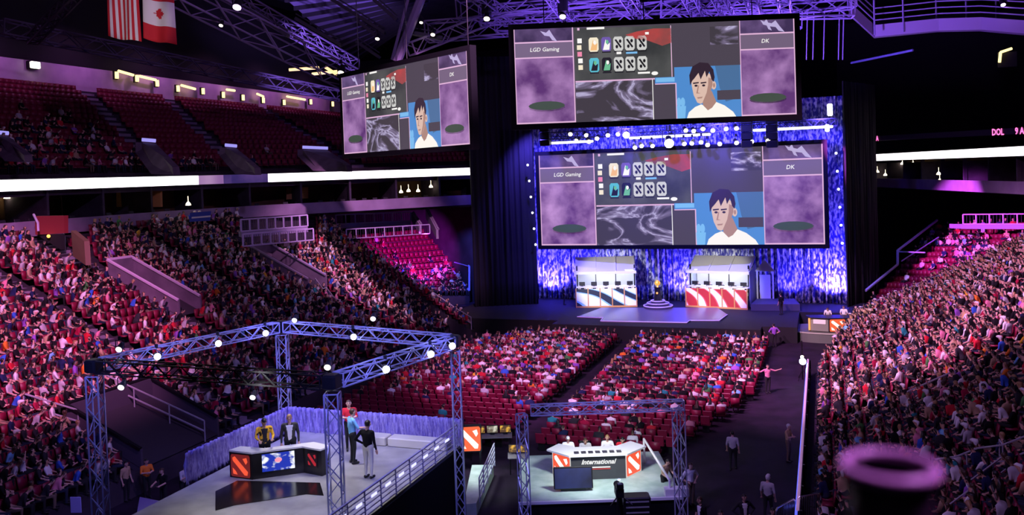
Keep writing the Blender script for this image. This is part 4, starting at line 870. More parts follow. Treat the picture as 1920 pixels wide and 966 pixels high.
for p, q, lab in (((1603, 600), (1810, 512), 'long pipe rail climbing between the corner stand and the barrier-side stand'), ((1640, 660), (1700, 632), 'short pale aisle rail low in the barrier-side stand near the stage'), ((1700, 770), (1790, 735), 'short aisle rail in the middle of the barrier-side stand'), ((1830, 560), (1915, 520), 'aisle rail high in the barrier-side stand')):
    pts = [lower_right.pt(*stand_uv(lower_right, lerp(p[0], q[0], k/6), lerp(p[1], q[1], k/6)+6)) for k in range(7)]; handrail(lab, pts, .95, 2, .035, 1.6)
# end walls / rails of the corner stands
BLUEP = mat('rail_blue', (.4, .42, .8), .4)
e = [at(880, 546, 88.3), at(880, 500, 90), at(876, 486, 92), at(845, 432, 99)]
t = thing('end_rail', 'blue-lit pipe rail bending down the outer end of the empty corner stand', 'handrail', e[0]); b = MB(); b.path(e, .11, 6); b.build('rail', BLUEP, t); b = MB(); b.path([at(880, 546, 88.3), at(828, 482, 95)], .12, 6); b.build('brace', BLUEP, t); b = MB(); b.tube(e[1], at(852, 492, 93), .07, 5); b.build('cross_bar', BLUEP, t)
e = [at(1623, 545, 73.5), at(1683, 496, 77), at(1683, 470, 78), at(1757, 413, 82)]
t = thing('end_rail', 'blue-lit pipe rail stepping up the outer end of the corner stand by the stage', 'handrail', e[0]); b = MB(); b.path(e, .12, 6); b.build('rail', BLUEP, t); b = MB(); b.path([at(1683, 472, 78), at(1735, 474, 76)], .07, 5); b.tube(at(1690, 490, 77), at(1760, 445, 80), .06, 5); b.build('brace', BLUEP, t)
for x, y, x2, y2, d in ((1603, 600, 1690, 566, 66),): pass
# accessible platforms with picket rails
PLAT = mat('platform_rail', (.62, .5, .78), .45); PLF = mat('platform_fascia', (.34, .27, .44), .7)
def picket(label, A, B, h, n, cat='railing'):
    t = thing('railing', label, cat, A); up = V((0, 0, h)); b = MB(); b.tube(A, B, .05, 5); b.tube(A+up, B+up, .06, 5); b.build('rail', PLAT, t)
    for i in range(n+1): b = MB(); b.tube(lerp(A, B, i/n), lerp(A, B, i/n)+up, .075, 5); b.build('post', PLAT, t)
    d = (B-A).normalized(); nn = V((-d.y, d.x, 0))*.06
    for i in range(n): b = MB(); [b.tube(lerp(A, B, (i+f)/n)+up*.1+nn, lerp(A, B, (i+f)/n)+up*.9+nn, .02, 4) for f in (.25, .5, .75)]; b.build('lattice', DKV, t)
    return t
for x0, y0, x1, y1, d0, d1, n, lab in ((452, 434, 577, 424, 62, 66, 8, 'upper bay railing of the viewing platform above the blue sign'), (456, 462, 588, 450, 60.5, 64.5, 8, 'lower bay railing of the viewing platform above the blue sign'), (630, 420, 770, 414, 80, 84, 8, 'upper bay railing of the empty platform over the magenta seats'), (650, 448, 806, 438, 77, 81, 9, 'lower bay railing of the empty platform over the magenta seats'), (1806, 420, 1935, 420, 77, 72, 5, 'violet bay railing of the platform above the corner stand by the stage')):
    A, B = at(x0, y0, d0), at(x1, y1, d1); B.z = A.z+(B.z-A.z); picket(lab, A, B, .85, n)
    if y0 in (434, 420) and x0 < 1000 or x0 > 1000:
        b = MB(); b.prism([A-V((0, 0, .05)), B-V((0, 0, .05)), B+V((-1, 1, -.05)), A+V((-1, 1, -.05))], (0, 0, -.4)); struct('viewing_platform', b, PLF)
for i, (x, y, x2, y2, d, d2) in enumerate(((576, 402, 630, 452, 79, 74), (604, 402, 662, 455, 79, 73), (775, 398, 790, 420, 84, 82), (802, 392, 822, 430, 84, 81))):
    b = MB(); a, e = at(x, y, d), at(x2, y2, d2); b.prism([a, e, e+V((0, 0, -.9)), a+V((0, 0, -.9))], (-.2, -.1, 0)); b.tube(a, e, .12, 5); struct('stair_wall', b, mat('stair_wall_paint', (.45, .33, .5), .7))
# red entry panel and brown wall at the head of the stand
p0, p1 = at(73, 405, 52.0), at(128, 404, 52.5); t = thing('entry_portal', 'red panel over a dark entry at the head of the stand', 'entry portal', p0); b = MB(); b.prism([p0, p1, at(128, 437, 52.5), at(74, 440, 52.0)], (-.1, -.2, 0)); b.build('panel', mat('portal_red', (.2, .006, .012), .7), t)
b = MB(); b.prism([at(76, 440, 52.2), at(122, 438, 52.4), at(122, 468, 52.4)], (-.1, -.2, 0)); b.build('opening', BLKW, t); b = MB(); b.ball(at(91, 443, 51.8), .1, 8, 5); b.build('lamp', lamp_mat('amber', (1, .45, .05), 5), t); b = MB(); b.path([at(63, 402, 52.0), at(71, 418, 51.6), at(72, 434, 51.4)], .07, 6); b.build('edge_trim', PLAT, t)
b = MB(); b.prism([at(143, 432, 51.0), at(168, 452, 49.5), at(171, 497, 49.0), at(147, 480, 50.5)], (-.2, -.2, 0)); struct('stair_wall', b, mat('brown_wall', (.15, .075, .05), .7))
b = MB(); b.prism([at(359, 399, 63), at(396, 396, 63.2), at(394, 414, 63.2), at(358, 416, 63)], (-.05, -.1, 0)); t = one('banner', b, mat('banner_blue', (.03, .06, .4), .7), 'blue banner with a pale stripe on the parapet in the middle of the stand', 'banner', loc=at(377, 406, 63)); b = MB(); b.prism([at(360, 407, 62.9), at(395, 404, 63.1), at(395, 407, 63.1), at(360, 410, 62.9)], (-.02, -.02, 0)); b.build('stripe', WHITE, t)
b = MB(); b.prism([at(480, 473, 66), at(501, 471, 66), at(501, 485, 66), at(480, 486, 66)], (-.05, -.1, 0)); one('sign', b, lamp_mat('sign_blue', (.08, .1, .8), .9), 'small lit blue sign over the passage in the middle of the stand', 'sign', loc=at(490, 479, 66))
# upper deck entry blocks with lit lintels
for i, (x, y, w, h) in enumerate(((266, 262, 26, 60), (422, 272, 22, 50), (567, 276, 48, 40), (-6, 248, 22, 50))):
    d = (62, 68, 74, 56)[i]; a, e = at(x, y, d), at(x+w, y+2, d+.5); t = thing('entry_block', ('violet-topped entry block in the upper deck, nearest the flags side', 'violet-topped entry block in the middle of the upper deck', 'wide violet-topped entry block in the upper deck beside the angled screen', 'purple entry block where the upper deck meets the picture edge')[i], 'entry block', a, 'entry blocks of the upper deck')
    g = at(x+w*.5+42, y+h, d-5); b = MB(); b.prism([a-V((0, 0, .2)), e-V((0, 0, .2)), at(x+w+44, y+h*.85, d-5), at(x+w+46, y+h+6, d-5), at(x+30, y+h+4, d-4), at(x, y+h*.4, d)], (-.3, -.3, 0)); b.build('side_wall', PW, t); b = MB(); b.tube(a, e, .13, 6); b.build('lintel_light', lamp_mat('lintel_violet', (.4, .35, 1), .9), t)
# suites: dark chairs and a few warm pendant lamps
sc0 = None
for i, (p, d) in enumerate(along(PL, 1.05)):
    if proj((p.x, p.y, 12))[0] < -5 or random.random() < .25: continue
    n = V((-d.y, d.x, 0)); lab = f"dark suite chair at the parapet, {nth(i+1)} place along the suite level"; q = p+n*.9+V((0, 0, 10.6)); rz = facing(-n.x, -n.y)
    if sc0 is None: b = seat_mesh(); sc0 = one('suite_chair', b, mat('suite_chair_black', (.02, .018, .03), .6), lab, 'chair', 'dark chairs in the suites'); sc0.location = q; sc0.rotation_euler = (0, 0, rz)
    else: c = sc0.copy(); COL.objects.link(c); c.location = q; c.rotation_euler = (0, 0, rz); c['label'] = lab
for i, (x, y, d) in enumerate(((183, 389, 60), (353, 383, 64), (13, 370, 56), (752, 360, 80), (766, 358, 80), (784, 358, 80), (740, 352, 80), (808, 350, 82), (1627, 320, 96), (1624, 312, 96), (1645, 322, 95), (1712, 307, 90), (1692, 307, 91), (1762, 339, 80), (1760, 326, 80), (1660, 328, 95))):
    b = MB(); p = at(x, y, d); b.lathe(p, [(.02, .22), (.16, .06), (.2, -.08), (.02, -.1)], 8); b.tube(p+V((0, 0, .2)), p+V((0, 0, .6)), .02, 4); one('pendant_lamp', b, lamp_mat('pendant', (1, .85, .55), 5), f"small glowing pendant lamp in the suites, {nth(i+1)} counting from the stand end", 'lamp', 'pendant lamps in the suites', loc=p)
b = MB(); b.prism([at(222, 357, 64.5), at(304, 355, 65), at(305, 388, 65), at(222, 388, 64.5)], (-.1, -.1, 0)); struct('suite_screen_wall', b, mat('wood_panel', (.5, .24, .06), .6))
b = MB(); b.prism([at(540, 352, 76), at(578, 351, 76.5), at(578, 372, 76.5), at(540, 374, 76)], (-.1, -.1, 0)); struct('suite_screen_wall', b, mat('wood_panel', (.5, .24, .06), .6))
b = MB(); b.prism([at(735, 345, 86), at(812, 343, 87), at(812, 366, 87), at(735, 368, 86)], (-.1, -.1, 0)); struct('suite_screen_wall', b, noisy('suite_cream', (.1, .08, .05), (.7, .6, .4), 1.6, .7, lo=.4, hi=.6))

for i, (x, y, x2, y2, d) in enumerate(((542, 131, 598, 127, 76), (585, 139, 632, 134, 76), (610, 126, 632, 140, 75))):
    b = MB(); b.tube(at(x, y, d), at(x2, y2, d), .13, 6); one('light_strip', b, lamp_mat('strip_warm', (1, .62, .28), 1.6), ('long warm lit strip on the roof steel beside the angled screen corner', 'lower warm lit strip on the roof steel beside the angled screen corner', 'slanted warm lit strip touching the corner of the angled screen')[i], 'light strip', 'warm strips on the roof steel')
# ------------------------------------------------------------------ broadcast set with the truss ring
SETF = noisy('set_floor', (.26, .25, .26), (.4, .39, .39), 1.2, .35)
SKIRT = BLKF
ZS, ZT = 4.2, 8.0; _q = onz(864, 834, ZS); X0, X1, Y0, Y1 = onz(366, 905, ZS).x, _q.x, onz(640, 1030, ZS).y, _q.y
t = thing('broadcast_platform', 'grey-floored raised platform of the broadcast set inside the truss ring', 'platform', ((X0+X1)/2, (Y0+Y1)/2, 0))
b = MB(); b.box(((X0+X1)/2, (Y0+Y1)/2, ZS-.05), (X1-X0, Y1-Y0, .1)); b.build('deck', SETF, t); b = MB(); b.box(((X0+X1)/2, (Y0+Y1)/2, (ZS-.1)/2), (X1-X0-.02, Y1-Y0-.02, ZS-.1)); b.build('skirt', SKIRT, t)
b = MB(); b.prism([onz(x, y, ZS+.005) for x, y in ((404, 922), (445, 902), (600, 906), (607, 930), (575, 927), (440, 948), (404, 958))], (0, 0, .012)); one('desk_shadow_sheet', b, mat('shadow_sheet_gloss', (.012, .01, .012), .18), 'glossy black sheet painting the shadow under the emblem desk of the broadcast set', 'shadow sheet')  # desk shadow put down as a dark glossy sheet on the floor
FAB = noisy('fabric_violet', (.14, .1, .38), (.4, .34, .7), 5, .9, bump=.3, stretch=(3, 3, .3))
o = drape('fabric_wall', (X0-.3, Y1), (X1+.1, Y1), ZS-.1, ZS+.88, FAB, 'long low violet fabric wall along the far side of the broadcast platform', 'fabric wall', .35, .06)
o = drape('fabric_wall', (X0-.3, onz(352, 852, ZS+.88).y), (X0-.3, Y1), ZS-.1, ZS+.88, FAB, 'short low violet fabric wall beside the two presenters, sloping to the lattice tower', 'fabric wall', .35, .06)
BEN = mat('bench_pale', (.6, .57, .5), .6)
for i, (a, e) in enumerate(((ony(697, 850, Y1-.5).x, ony(731, 850, Y1-.5).x), (ony(735, 850, Y1-.5).x, X1-.2))):
    b = MB(); b.cbox(((a+e)/2, Y1-.55, ZS+.15), (e-a, .5, .30), .03); one('bench', b, BEN, ('short pale block bench at the fabric wall behind the man in the black jacket', 'long pale block bench at the fabric wall near the slim end tower')[i], 'bench')
# desk
PTS = [tuple(onz(x, y, ZS+.85)[:2]) for x, y in ((431, 843), (473, 848), (568, 836), (602, 842))]
t = thing('presenter_desk', 'black three-sided presenter desk with lit red emblem and a blue screen, on the grey platform', 'desk', (PTS[1][0], PTS[1][1], ZS))
DB = mat('desk_black', (.012, .01, .012), .3)
b = MB(); b.prism([(x, y, ZS) for x, y in PTS]+[(PTS[3][0]+.07, PTS[3][1]+.3, ZS), (PTS[2][0]+.1, PTS[2][1]+.34, ZS), (PTS[1][0]+.1, PTS[1][1]+.34, ZS), (PTS[0][0]+.12, PTS[0][1]+.3, ZS)], (0, 0, .8)); b.build('body', DB, t)
b = MB(); b.prism([(x, y-.06, ZS+.8) for x, y in PTS]+[(PTS[3][0]+.1, PTS[3][1]+.36, ZS+.8), (PTS[2][0]+.12, PTS[2][1]+.42, ZS+.8), (PTS[1][0]+.12, PTS[1][1]+.42, ZS+.8), (PTS[0][0]+.12, PTS[0][1]+.36, ZS+.8)], (0, 0, .05)); b.build('top', mat('desk_top_pale', (.7, .68, .68), .3), t)
def facet(i): a, e = V((*PTS[i], 0)), V((*PTS[i+1], 0)); return frame((a+e)/2+V((0, 0, ZS+.4)), e-a), (e-a).length
Fm, L = facet(0); b = MB(Fm); b.box((0, -.02, 0), (L, .04, .79)); b.build('emblem_box', BLACK, t); b = MB(); emblem_plate(b, Fm @ Matrix.Translation((0, -.04, 0)), L*.84, .7); b.build('emblem', [mat('emblem_dark_red', (.02, .01, .01), emit=(.16, .012, .01)), LOGO[0]], t)
Fm, L = facet(1); b = MB(Fm); b.box((0, -.03, .08), (1.02, .04, .6)); d = b.build('display_frame', BLACK, t); b = MB(Fm); b.box((0, -.055, .08), (.97, .01, .54)); b.build('display_picture', noisy('display_blue', (.01, .03, .4), (.9, .93, 1), 3.2, emit=1.1, detail=3, lo=.46, hi=.58, stretch=(1, 1, 1.6)), d)
b = MB(Fm); b.ball((0, -.065, .13), .09, 10, 6, (1.2, .1, .8)); b.build('display_mark', lamp_mat('mark_pink', (1, .3, .4), 1.1), d)
Fm, L = facet(2); b = MB(); emblem_plate(b, Fm @ Matrix.Translation((0, 0, .07)), L*.55, .45); b.build('emblem', [mat('emblem_black', (.03, .01, .012), .5), mat('emblem_dim', (.3, .01, .02), .5, emit=(.5, .02, .03), es=.7)], t)
# presenters
def stand(px, py, d): p = at(px, py, d); return V((p.x, p.y, 0))
def face_cam(p, da=0): return facing(-p.x, -p.y)+da
p = V((*at(495, 800, 26.75)[:2], ZS)); person('person', 'presenter in bright yellow patterned jacket and dark cap standing behind the black emblem desk', p, face_cam(p, .1), dict(shirt=noisy('jacket_yellow', (.02, .015, .01), (.9, .5, .03), 5, .8, lo=.40, hi=.46), hair=HRM[0], inner=SM['charcoal']), arms='desk', cap=True, inner=True, short=False, scale=1.0, faces=9000, voxel=.016)
p = V((*at(543, 800, 26.9)[:2], ZS)); person('person', 'presenter in dark jacket over white shirt, fair-haired, standing behind the black emblem desk', p, face_cam(p, -.05), dict(shirt=mat('jacket_olive', (.035, .035, .028), .8), hair=HRM[2]), arms='down', inner=True, short=False, scale=1.03, faces=9000, voxel=.016)
p = V((*at(662, 850, 27.3)[:2], ZS)); person('person', 'guest in pale blue shirt standing in conversation on the broadcast platform', p, face_cam(p, 1.9), dict(shirt=SM['sky blue'], pants=PTM[1], hair=HRM[1]), arms=('down', 'desk'), scale=1.03, faces=8000, voxel=.018)
p = V((*at(690, 850, 25.9)[:2], ZS)); person('person', 'man in black jacket and light trousers with his back turned on the broadcast platform', p, face_cam(p, 2.5), dict(shirt=SM['black'], pants=mat('trousers_pale', (.6, .58, .55), .8), hair=HRM[0]), arms=('hips', 'down'), short=False, scale=1.03, faces=8000, voxel=.018)
p = V((*at(655, 790, 28.6)[:2], ZS)); person('person', 'person in red top at the violet fabric wall, behind the two men in conversation', p, face_cam(p), dict(shirt=SM['red'], hair=HRM[1]), arms='fold', scale=1.0, faces=5000)
p = V((*at(748, 800, 42)[:2], 0)); person('person', 'crew member in black bending over equipment outside the violet fabric wall', p, face_cam(p, -1), dict(shirt=SM['black'], hair=HRM[1]), arms='desk', lean=.4, faces=5000)
# truss ring
TL, TF, TR_, TB = [V((q.x, q.y, 0)) for q in (onz(176, 686, ZT), onz(622, 716, ZT), onz(853, 640, ZT), onz(528, 612, ZT))]
TRM = mat('truss_metal', (.55, .57, .75), .35, .5)
for p, lab in ((TL, 'lattice tower of the broadcast set standing in front of the dark passage'), (TF, 'lattice tower of the broadcast set nearest the picture bottom, beside the presenter desk'), (TR_, 'slim lattice tower of the broadcast set at the end of the lit fence'), (TB, 'lattice tower of the broadcast set rising behind the presenters')):
    t = thing('truss_tower', lab, 'truss tower', p, 'truss towers of the broadcast set'); w = .36 if p is not TR_ else .27
    b = MB(); b.truss(p+V((0, 0, .05)), p+V((0, 0, ZT-.3)), w, bay=.45, rc=.026, rl=.017, side=(TH and (math.cos(TH), math.sin(TH), 0))); b.build('lattice', TRM, t); b = MB(); b.box(p+V((0, 0, .025)), (.8, .8, .05)); b.build('base_plate', DARKM, t); b = MB(); b.cbox(p+V((0, 0, ZT)), (w+.06, w+.06, .4), .05); b.build('corner_block', DARKM, t)
up = V((0, 0, ZT))
for a, e, lab in ((TL, TB, 'beam truss of the lit ring above the dark passage side'), (TB, TR_, 'beam truss of the lit ring farthest from the presenters\' faces, against the full stand'), (TF, TR_, 'beam truss of the lit ring above the lit fence'), (TL, TF, 'beam truss of the lit ring across the picture-bottom side of the broadcast set')):
    d = (e-a).normalized()*.25; b = MB(); b.truss(a+up+d, e+up-d, .36, bay=.45, rc=.026, rl=.018, h=.36); one('truss_beam', b, TRM if a is not TL or e is TB else DARKM, lab, 'truss', 'beams of the truss ring')
ringl = [((302, 667), TL, TB), ((414, 636), TL, TB), ((502, 619), TL, TB), ((665, 608), TB, TR_), ((849, 636), TF, TR_), ((809, 661), TF, TR_), ((725, 697), TF, TR_)]
for i, ((x, y), a, e) in enumerate(ringl):
    q = min((lerp(a, e, k/200)+up for k in range(201)), key=lambda q: abs(proj(q)[0]-x)); q = q+V((0, 0, -.08))-fwd*.3
    lab = ('blue-white spotlight on the ring beam nearest the dark passage tower', 'blue-white spotlight midway along the ring beam on the passage side', 'blue-white spotlight on the ring beam just before the tower behind the presenters', 'blue-white spotlight on the ring beam facing the full stand', 'blue-white spotlight at the slim end tower of the ring', 'blue-white spotlight beside the slim end tower, second along the fence-side beam', 'blue-white spotlight in the middle of the fence-side ring beam')[i]
    fixture('spotlight', lab, q, (CAM-q)+V((0, 6, -6)) if i != 4 else (CAM-q), .6, LENSB, 'spotlights on the truss ring')
for i, (x, y, d, c) in enumerate(((553, 598, 31, 'white'), (700, 595, 29.5, 'white'), (225, 652, 26, 'warm'), (229, 723, 25.5, 'white'), (475, 742, 28, 'white'), (615, 685, 23.8, 'warm'))):
    p = at(x, y, d); fixture('stage_light', ('white box-headed lamp on the ring beside the tower behind the presenters', 'white box-headed lamp on top of the ring beam facing the full stand', 'pale lamp head tilted above the dark-passage tower', 'white lamp hanging on an arm from the dark-passage tower', 'twin-lens lamp hung inside the ring beside the tower behind the presenters', 'pale lamp hanging above the tower nearest the picture bottom')[i], p, (.3, -.8, -.4), .55, lamp_mat('lens_soft', (.95, .93, .85), 2.2) if c == 'warm' else lamp_mat('lens_softw', (.85, .87, 1), 2.5), None)
# lit fence along the platform edge
t = thing('platform_fence', 'steel rail fence with small blue-white light plates along the broadcast platform edge', 'fence', (X1, (Y0+Y1)/2, ZS)); b = MB()
for k in range(6): b.tube((X1+.02, Y0, ZS+.09+.137*k), (X1+.02, Y1-.3, ZS+.09+.137*k), .019 if k < 5 else .032, 5)
b.build('rail', mat('fence_steel', (.42, .4, .62), .35, .4), t)
for k in range(10): b = MB(); y = lerp(Y0, Y1-.3, k/9); b.tube((X1+.02, y, ZS), (X1+.02, y, ZS+.8), .025, 5); b.build('post', mat('fence_steel'), t)
for k in range(9): b = MB(); y = lerp(Y0+.6, Y1-1.2, k/8); b.cbox((X1+.055, y, ZS+.52), (.03, .3, .08), .01); b.build('light_plate', lamp_mat('plate_blue', (.5, .5, 1), 1.8), t)
b = MB(); b.wall((X1+.1, Y0), (X1+.1, Y1), 0, ZS-.02, .02); one('skirt_curtain', b, SKIRT, 'black skirt hanging under the lit fence of the broadcast platform', 'skirt')
# ------------------------------------------------------------------ casters' set
A2 = V((math.cos(TH), math.sin(TH), 0)); B2 = V((-math.sin(TH), math.cos(TH), 0)); O2 = B2*0+V((0, 0, 0)); F2 = frame(A2*-.28, A2)  # x: across the view, y: away
TURQ = noisy('set_turquoise', (.3, .42, .38), (.46, .58, .53), 1.5, .5)
t = thing('caster_platform', 'turquoise-floored platform carrying the wide casters\' desk', 'platform', F2 @ V((3.3, 35, 0)))
b = MB(F2); b.box((3.3, 35.0, .65), (6.2, 5.4, .1)); b.build('deck', TURQ, t); b = MB(F2); b.box((3.3, 35.0, .3), (6.16, 5.36, .6)); b.build('skirt', SKIRT, t); b = MB(F2); b.box((3.3, 32.28, .68), (6.24, .08, .1)); b.build('edge_trim', mat('trim_pale', (.85, .85, .85), .4), t)
DK = [(1.6, 35.3), (2.3, 34.5), (4.52, 34.5), (5.25, 35.3)]
t = thing('caster_desk', 'wide dark casters\' desk with white script lettering and two red emblem panels', 'desk', F2 @ V((3.4, 34.9, .7)))
b = MB(F2); b.prism([(x, y, .7) for x, y in DK]+[(4.75, 35.8, .7), (4.3, 35.2, .7), (2.5, 35.2, .7), (2.1, 35.8, .7)], (0, 0, .98)); b.build('body', mat('desk_slate', (.055, .055, .06), .4), t)
b = MB(F2); b.prism([(DK[0][0]-.25, DK[0][1]-.02, 1.68), (DK[1][0]-.08, DK[1][1]-.14, 1.68), (DK[2][0]+.08, DK[2][1]-.14, 1.68), (DK[3][0]+.25, DK[3][1]-.02, 1.68), (4.95, 36.0, 1.68), (4.3, 35.45, 1.68), (2.5, 35.45, 1.68), (1.9, 36.0, 1.68)], (0, 0, .07)); b.build('top', mat('desk_top_white', (.85, .85, .88), .25), t)
b = MB(); c = F2 @ V((3.41, 34.485, 1.42)); text_mesh(b, 'International', c, A2, (0, 0, 1), .27, .35, .008); b.build('lettering', lamp_mat('letter_white', (.95, .95, .95), .95), t)
b = MB(F2); b.box((3.45, 34.485, 1.2), (.9, .012, .05)); b.build('lettering_bar', lamp_mat('letter_white'), t); b = MB(F2); b.box((3.5, 34.485, 1.13), (.8, .012, .03)); b.build('underline', lamp_mat('underline_red', (.8, .05, .05), .8), t)
for i, (a, e) in enumerate(((DK[0], DK[1]), (DK[2], DK[3]))):
    a, e = F2 @ V((*a, 1.2)), F2 @ V((*e, 1.2)); Fm = frame((a+e)/2, e-a) @ Matrix.Translation((0, -.02, 0)); L = (e-a).length; b = MB(); emblem_plate(b, Fm, L*.92, .9); b.build('emblem', [LOGO[0], LOGO[1]], t); b = MB(Fm); b.box((0, .0, 0), (L, .02, .98)); b.build('emblem_border', lamp_mat('logo_border', (.8, .75, .72), .8), t)
for i, (x, s, lab, kw) in enumerate(((2.3, 'white', 'caster in white shirt and cap seated at the desk end above the first emblem', dict(cap=True)), (3.02, 'pale grey', 'caster in grey shirt leaning low over the middle of the casters\' desk', dict(lean=.3)), (3.98, 'white', 'fair-haired caster in white shirt seated past the middle of the casters\' desk', {}), (4.6, 'red', 'caster in red shirt bent over the casters\' desk end, above the second emblem', dict(lean=.35)))):
    q = F2 @ V((x, 36.15, .7)); person('person', lab, q, facing(-B2.x, -B2.y), dict(shirt=SM[s], hair=HRM[(3, 1, 2, 0)[i]]), group=None, sit=True, arms='desk', faces=6000, voxel=.018, **kw)
    ch = thing('studio_chair', f"dark studio chair under the {nth(i+1)} caster counted from the cap wearer", 'chair', q, 'studio chairs of the casters'); b = MB(); b.cbox(q+V((0, 0, .42)), (.5, .48, .07), .03, rz=TH); b.build('seat', BLACK, ch); b = MB(); b.cbox(q+B2*.28+V((0, 0, .75)), (.46, .06, .5), .03, rz=TH); b.build('backrest', BLACK, ch); b = MB(); b.tube(q, q+V((0, 0, .4)), .04, 6); b.build('pedestal', DARKM, ch)
for i in range(7):
    b = MB(F2); b.cbox((2.55+.29*i, 34.68, 1.77), (.2, .26, .025), .008); one('tablet', b, mat('tablet_dark', (.03, .03, .04), .3), f"dark tablet on the white casters' desk top, {nth(i+1)} from the cap wearer's end", 'tablet', 'tablets on the casters desk', loc=F2 @ V((2.55+.29*i, 34.68, 1.75)))
t = thing('monitor', 'large floor monitor with dim blue picture in front of the casters\' desk', 'monitor', F2 @ V((2.3, 33.3, .7))); b = MB(F2); b.cbox((2.3, 33.4, 1.2), (1.55, .1, .85), .03, rx=-.25); b.build('housing', BLACK, t); b = MB(F2); b.box((2.3, 33.335, 1.2), (1.45, .02, .75), rx=-.25); b.build('display_picture', noisy('display_navy', (.004, .006, .05), (.03, .05, .28), .5, emit=.8), t); b = MB(F2); b.box((2.3, 33.5, .75), (1.0, .4, .08)); b.build('foot', BLACK, t)
t = thing('truss_gantry', 'violet-lit truss gantry spanning in front of the casters\' platform', 'truss', F2 @ V((3.6, 31.6, 0))); b = MB(F2); b.truss((.7, 31.6, 4.45), (6.4, 31.6, 4.45), .34, bay=.45, rc=.03, rl=.02); b.build('beam', TRM, t)
for x in (.35, 6.2): b = MB(F2); b.truss((x, 31.6, .05), (x, 31.6, 4.3), .34, bay=.45, rc=.03, rl=.02, side=A2); b.build('tower', TRM, t); b = MB(F2); b.box((x, 31.6, .025), (.7, .7, .05)); b.build('base_plate', DARKM, t)
# broadcast camera on pedestal
t = thing('broadcast_camera', 'black broadcast camera on a pedestal in front of the casters\' desk', 'camera', F2 @ V((3.85, 31.2, 0))); Fc = F2 @ Matrix.Translation((3.85, 31.2, 0))
b = MB(Fc); b.lathe((0, 0, 0), [(.45, 0), (.45, .1), (.15, .18), (.12, .6), (.1, 1.2)], 12); b.build('pedestal', DARKM, t); b = MB(Fc); b.cbox((0, 0, 1.45), (.3, .62, .36), .04); b.build('body', BLACK, t); b = MB(Fc); b.tube((0, .3, 1.45), (0, .7, 1.45), .11, 12, .13); b.build('lens', BLACK, t); b = MB(Fc); b.cbox((0, -.28, 1.74), (.26, .2, .2), .03); b.build('viewfinder', DARKM, t); b = MB(Fc); [b.tube((s*.12, -.25, 1.3), (s*.4, -.65, 1.15), .025, 6) for s in (-1, 1)]; b.build('pan_handle', DARKM, t)
b = MB(Fc); b.cbox((0, -.1, 1.9), (.12, .1, .06), .02); b.build('tally_light', lamp_mat('tally', (.5, .55, 1), 2), t)
t = thing('equipment_rack', 'dark equipment case with rows of pale switches in front of the casters\' platform', 'equipment rack', F2 @ V((4.5, 31.0, 0))); b = MB(F2); b.cbox((4.5, 31.4, .6), (1.0, .6, 1.2), .04); b.build('case', BLACK, t)
for k in range(5): b = MB(F2); b.box((4.5, 31.09, .25+.2*k), (.85, .02, .05)); b.build('switch_row', mat('switch_grey', (.3, .3, .32), .4), t)
b = MB(F2); Fq = F2
t = thing('ramp_rail', 'pale ramp handrail at the end of the casters\' platform', 'handrail', F2 @ V((5.7, 35, .7))); b.tube((5.55, 36.2, 1.75), (5.95, 32.5, 1.3), .05, 6); b.tube((5.55, 36.2, .7), (5.55, 36.2, 1.75), .045, 6); b.tube((5.95, 32.5, .7), (5.95, 32.5, 1.3), .045, 6); b.build('rail', mat('trim_pale'), t)
b = MB(F2); b.box((6.2, 32.5, .85), (.9, .4, .3)); one('step_block', b, mat('trim_pale'), 'pale step block beside the ramp rail of the casters\' platform', 'step')
p = F2 @ V((6.0, 34, 0)); person('person', 'crew member in brown leaning beside the ramp rail of the casters\' platform', p, face_cam(p, .8), dict(shirt=SM['tan'], pants=PTM[1]), arms='desk', lean=.3, faces=4000)
# emblem light box and side platform
p = at(883, 890, 38.2); Fm = frame((p.x, p.y, .95), A2) ; t = thing('emblem_lightbox', 'lit red and white emblem box between the fence and the equipment tables', 'light box', (p.x, p.y, .4)); b = MB(Fm); b.box((0, .1, .55), (1.06, .2, 1.2)); b.build('box', BLACK, t); b = MB(); emblem_plate(b, Fm @ Matrix.Translation((0, 0, .55)), .98, 1.1); b.build('emblem', [LOGO[3], LOGO[1]], t); b = MB(Fm); [b.box((s*.45, .1, -.5), (.08, .2, .92)) for s in (-1, 1)]; b.build('leg', DARKM, t)
b = MB(); q = [onz(x, y, .5) for x, y in ((869, 946), (893, 944), (925, 872), (885, 872))]; b.prism(q, (0, 0, -.5)); one('side_platform', b, TURQ, 'narrow turquoise-floored platform in front of the emblem light box', 'platform')
q0, q1 = onz(900, 944, .5), onz(928, 874, .5); handrail('steel stair rail along the narrow platform by the emblem light box', [q0, q1], 1.0, 5, .03, .9, TRM)
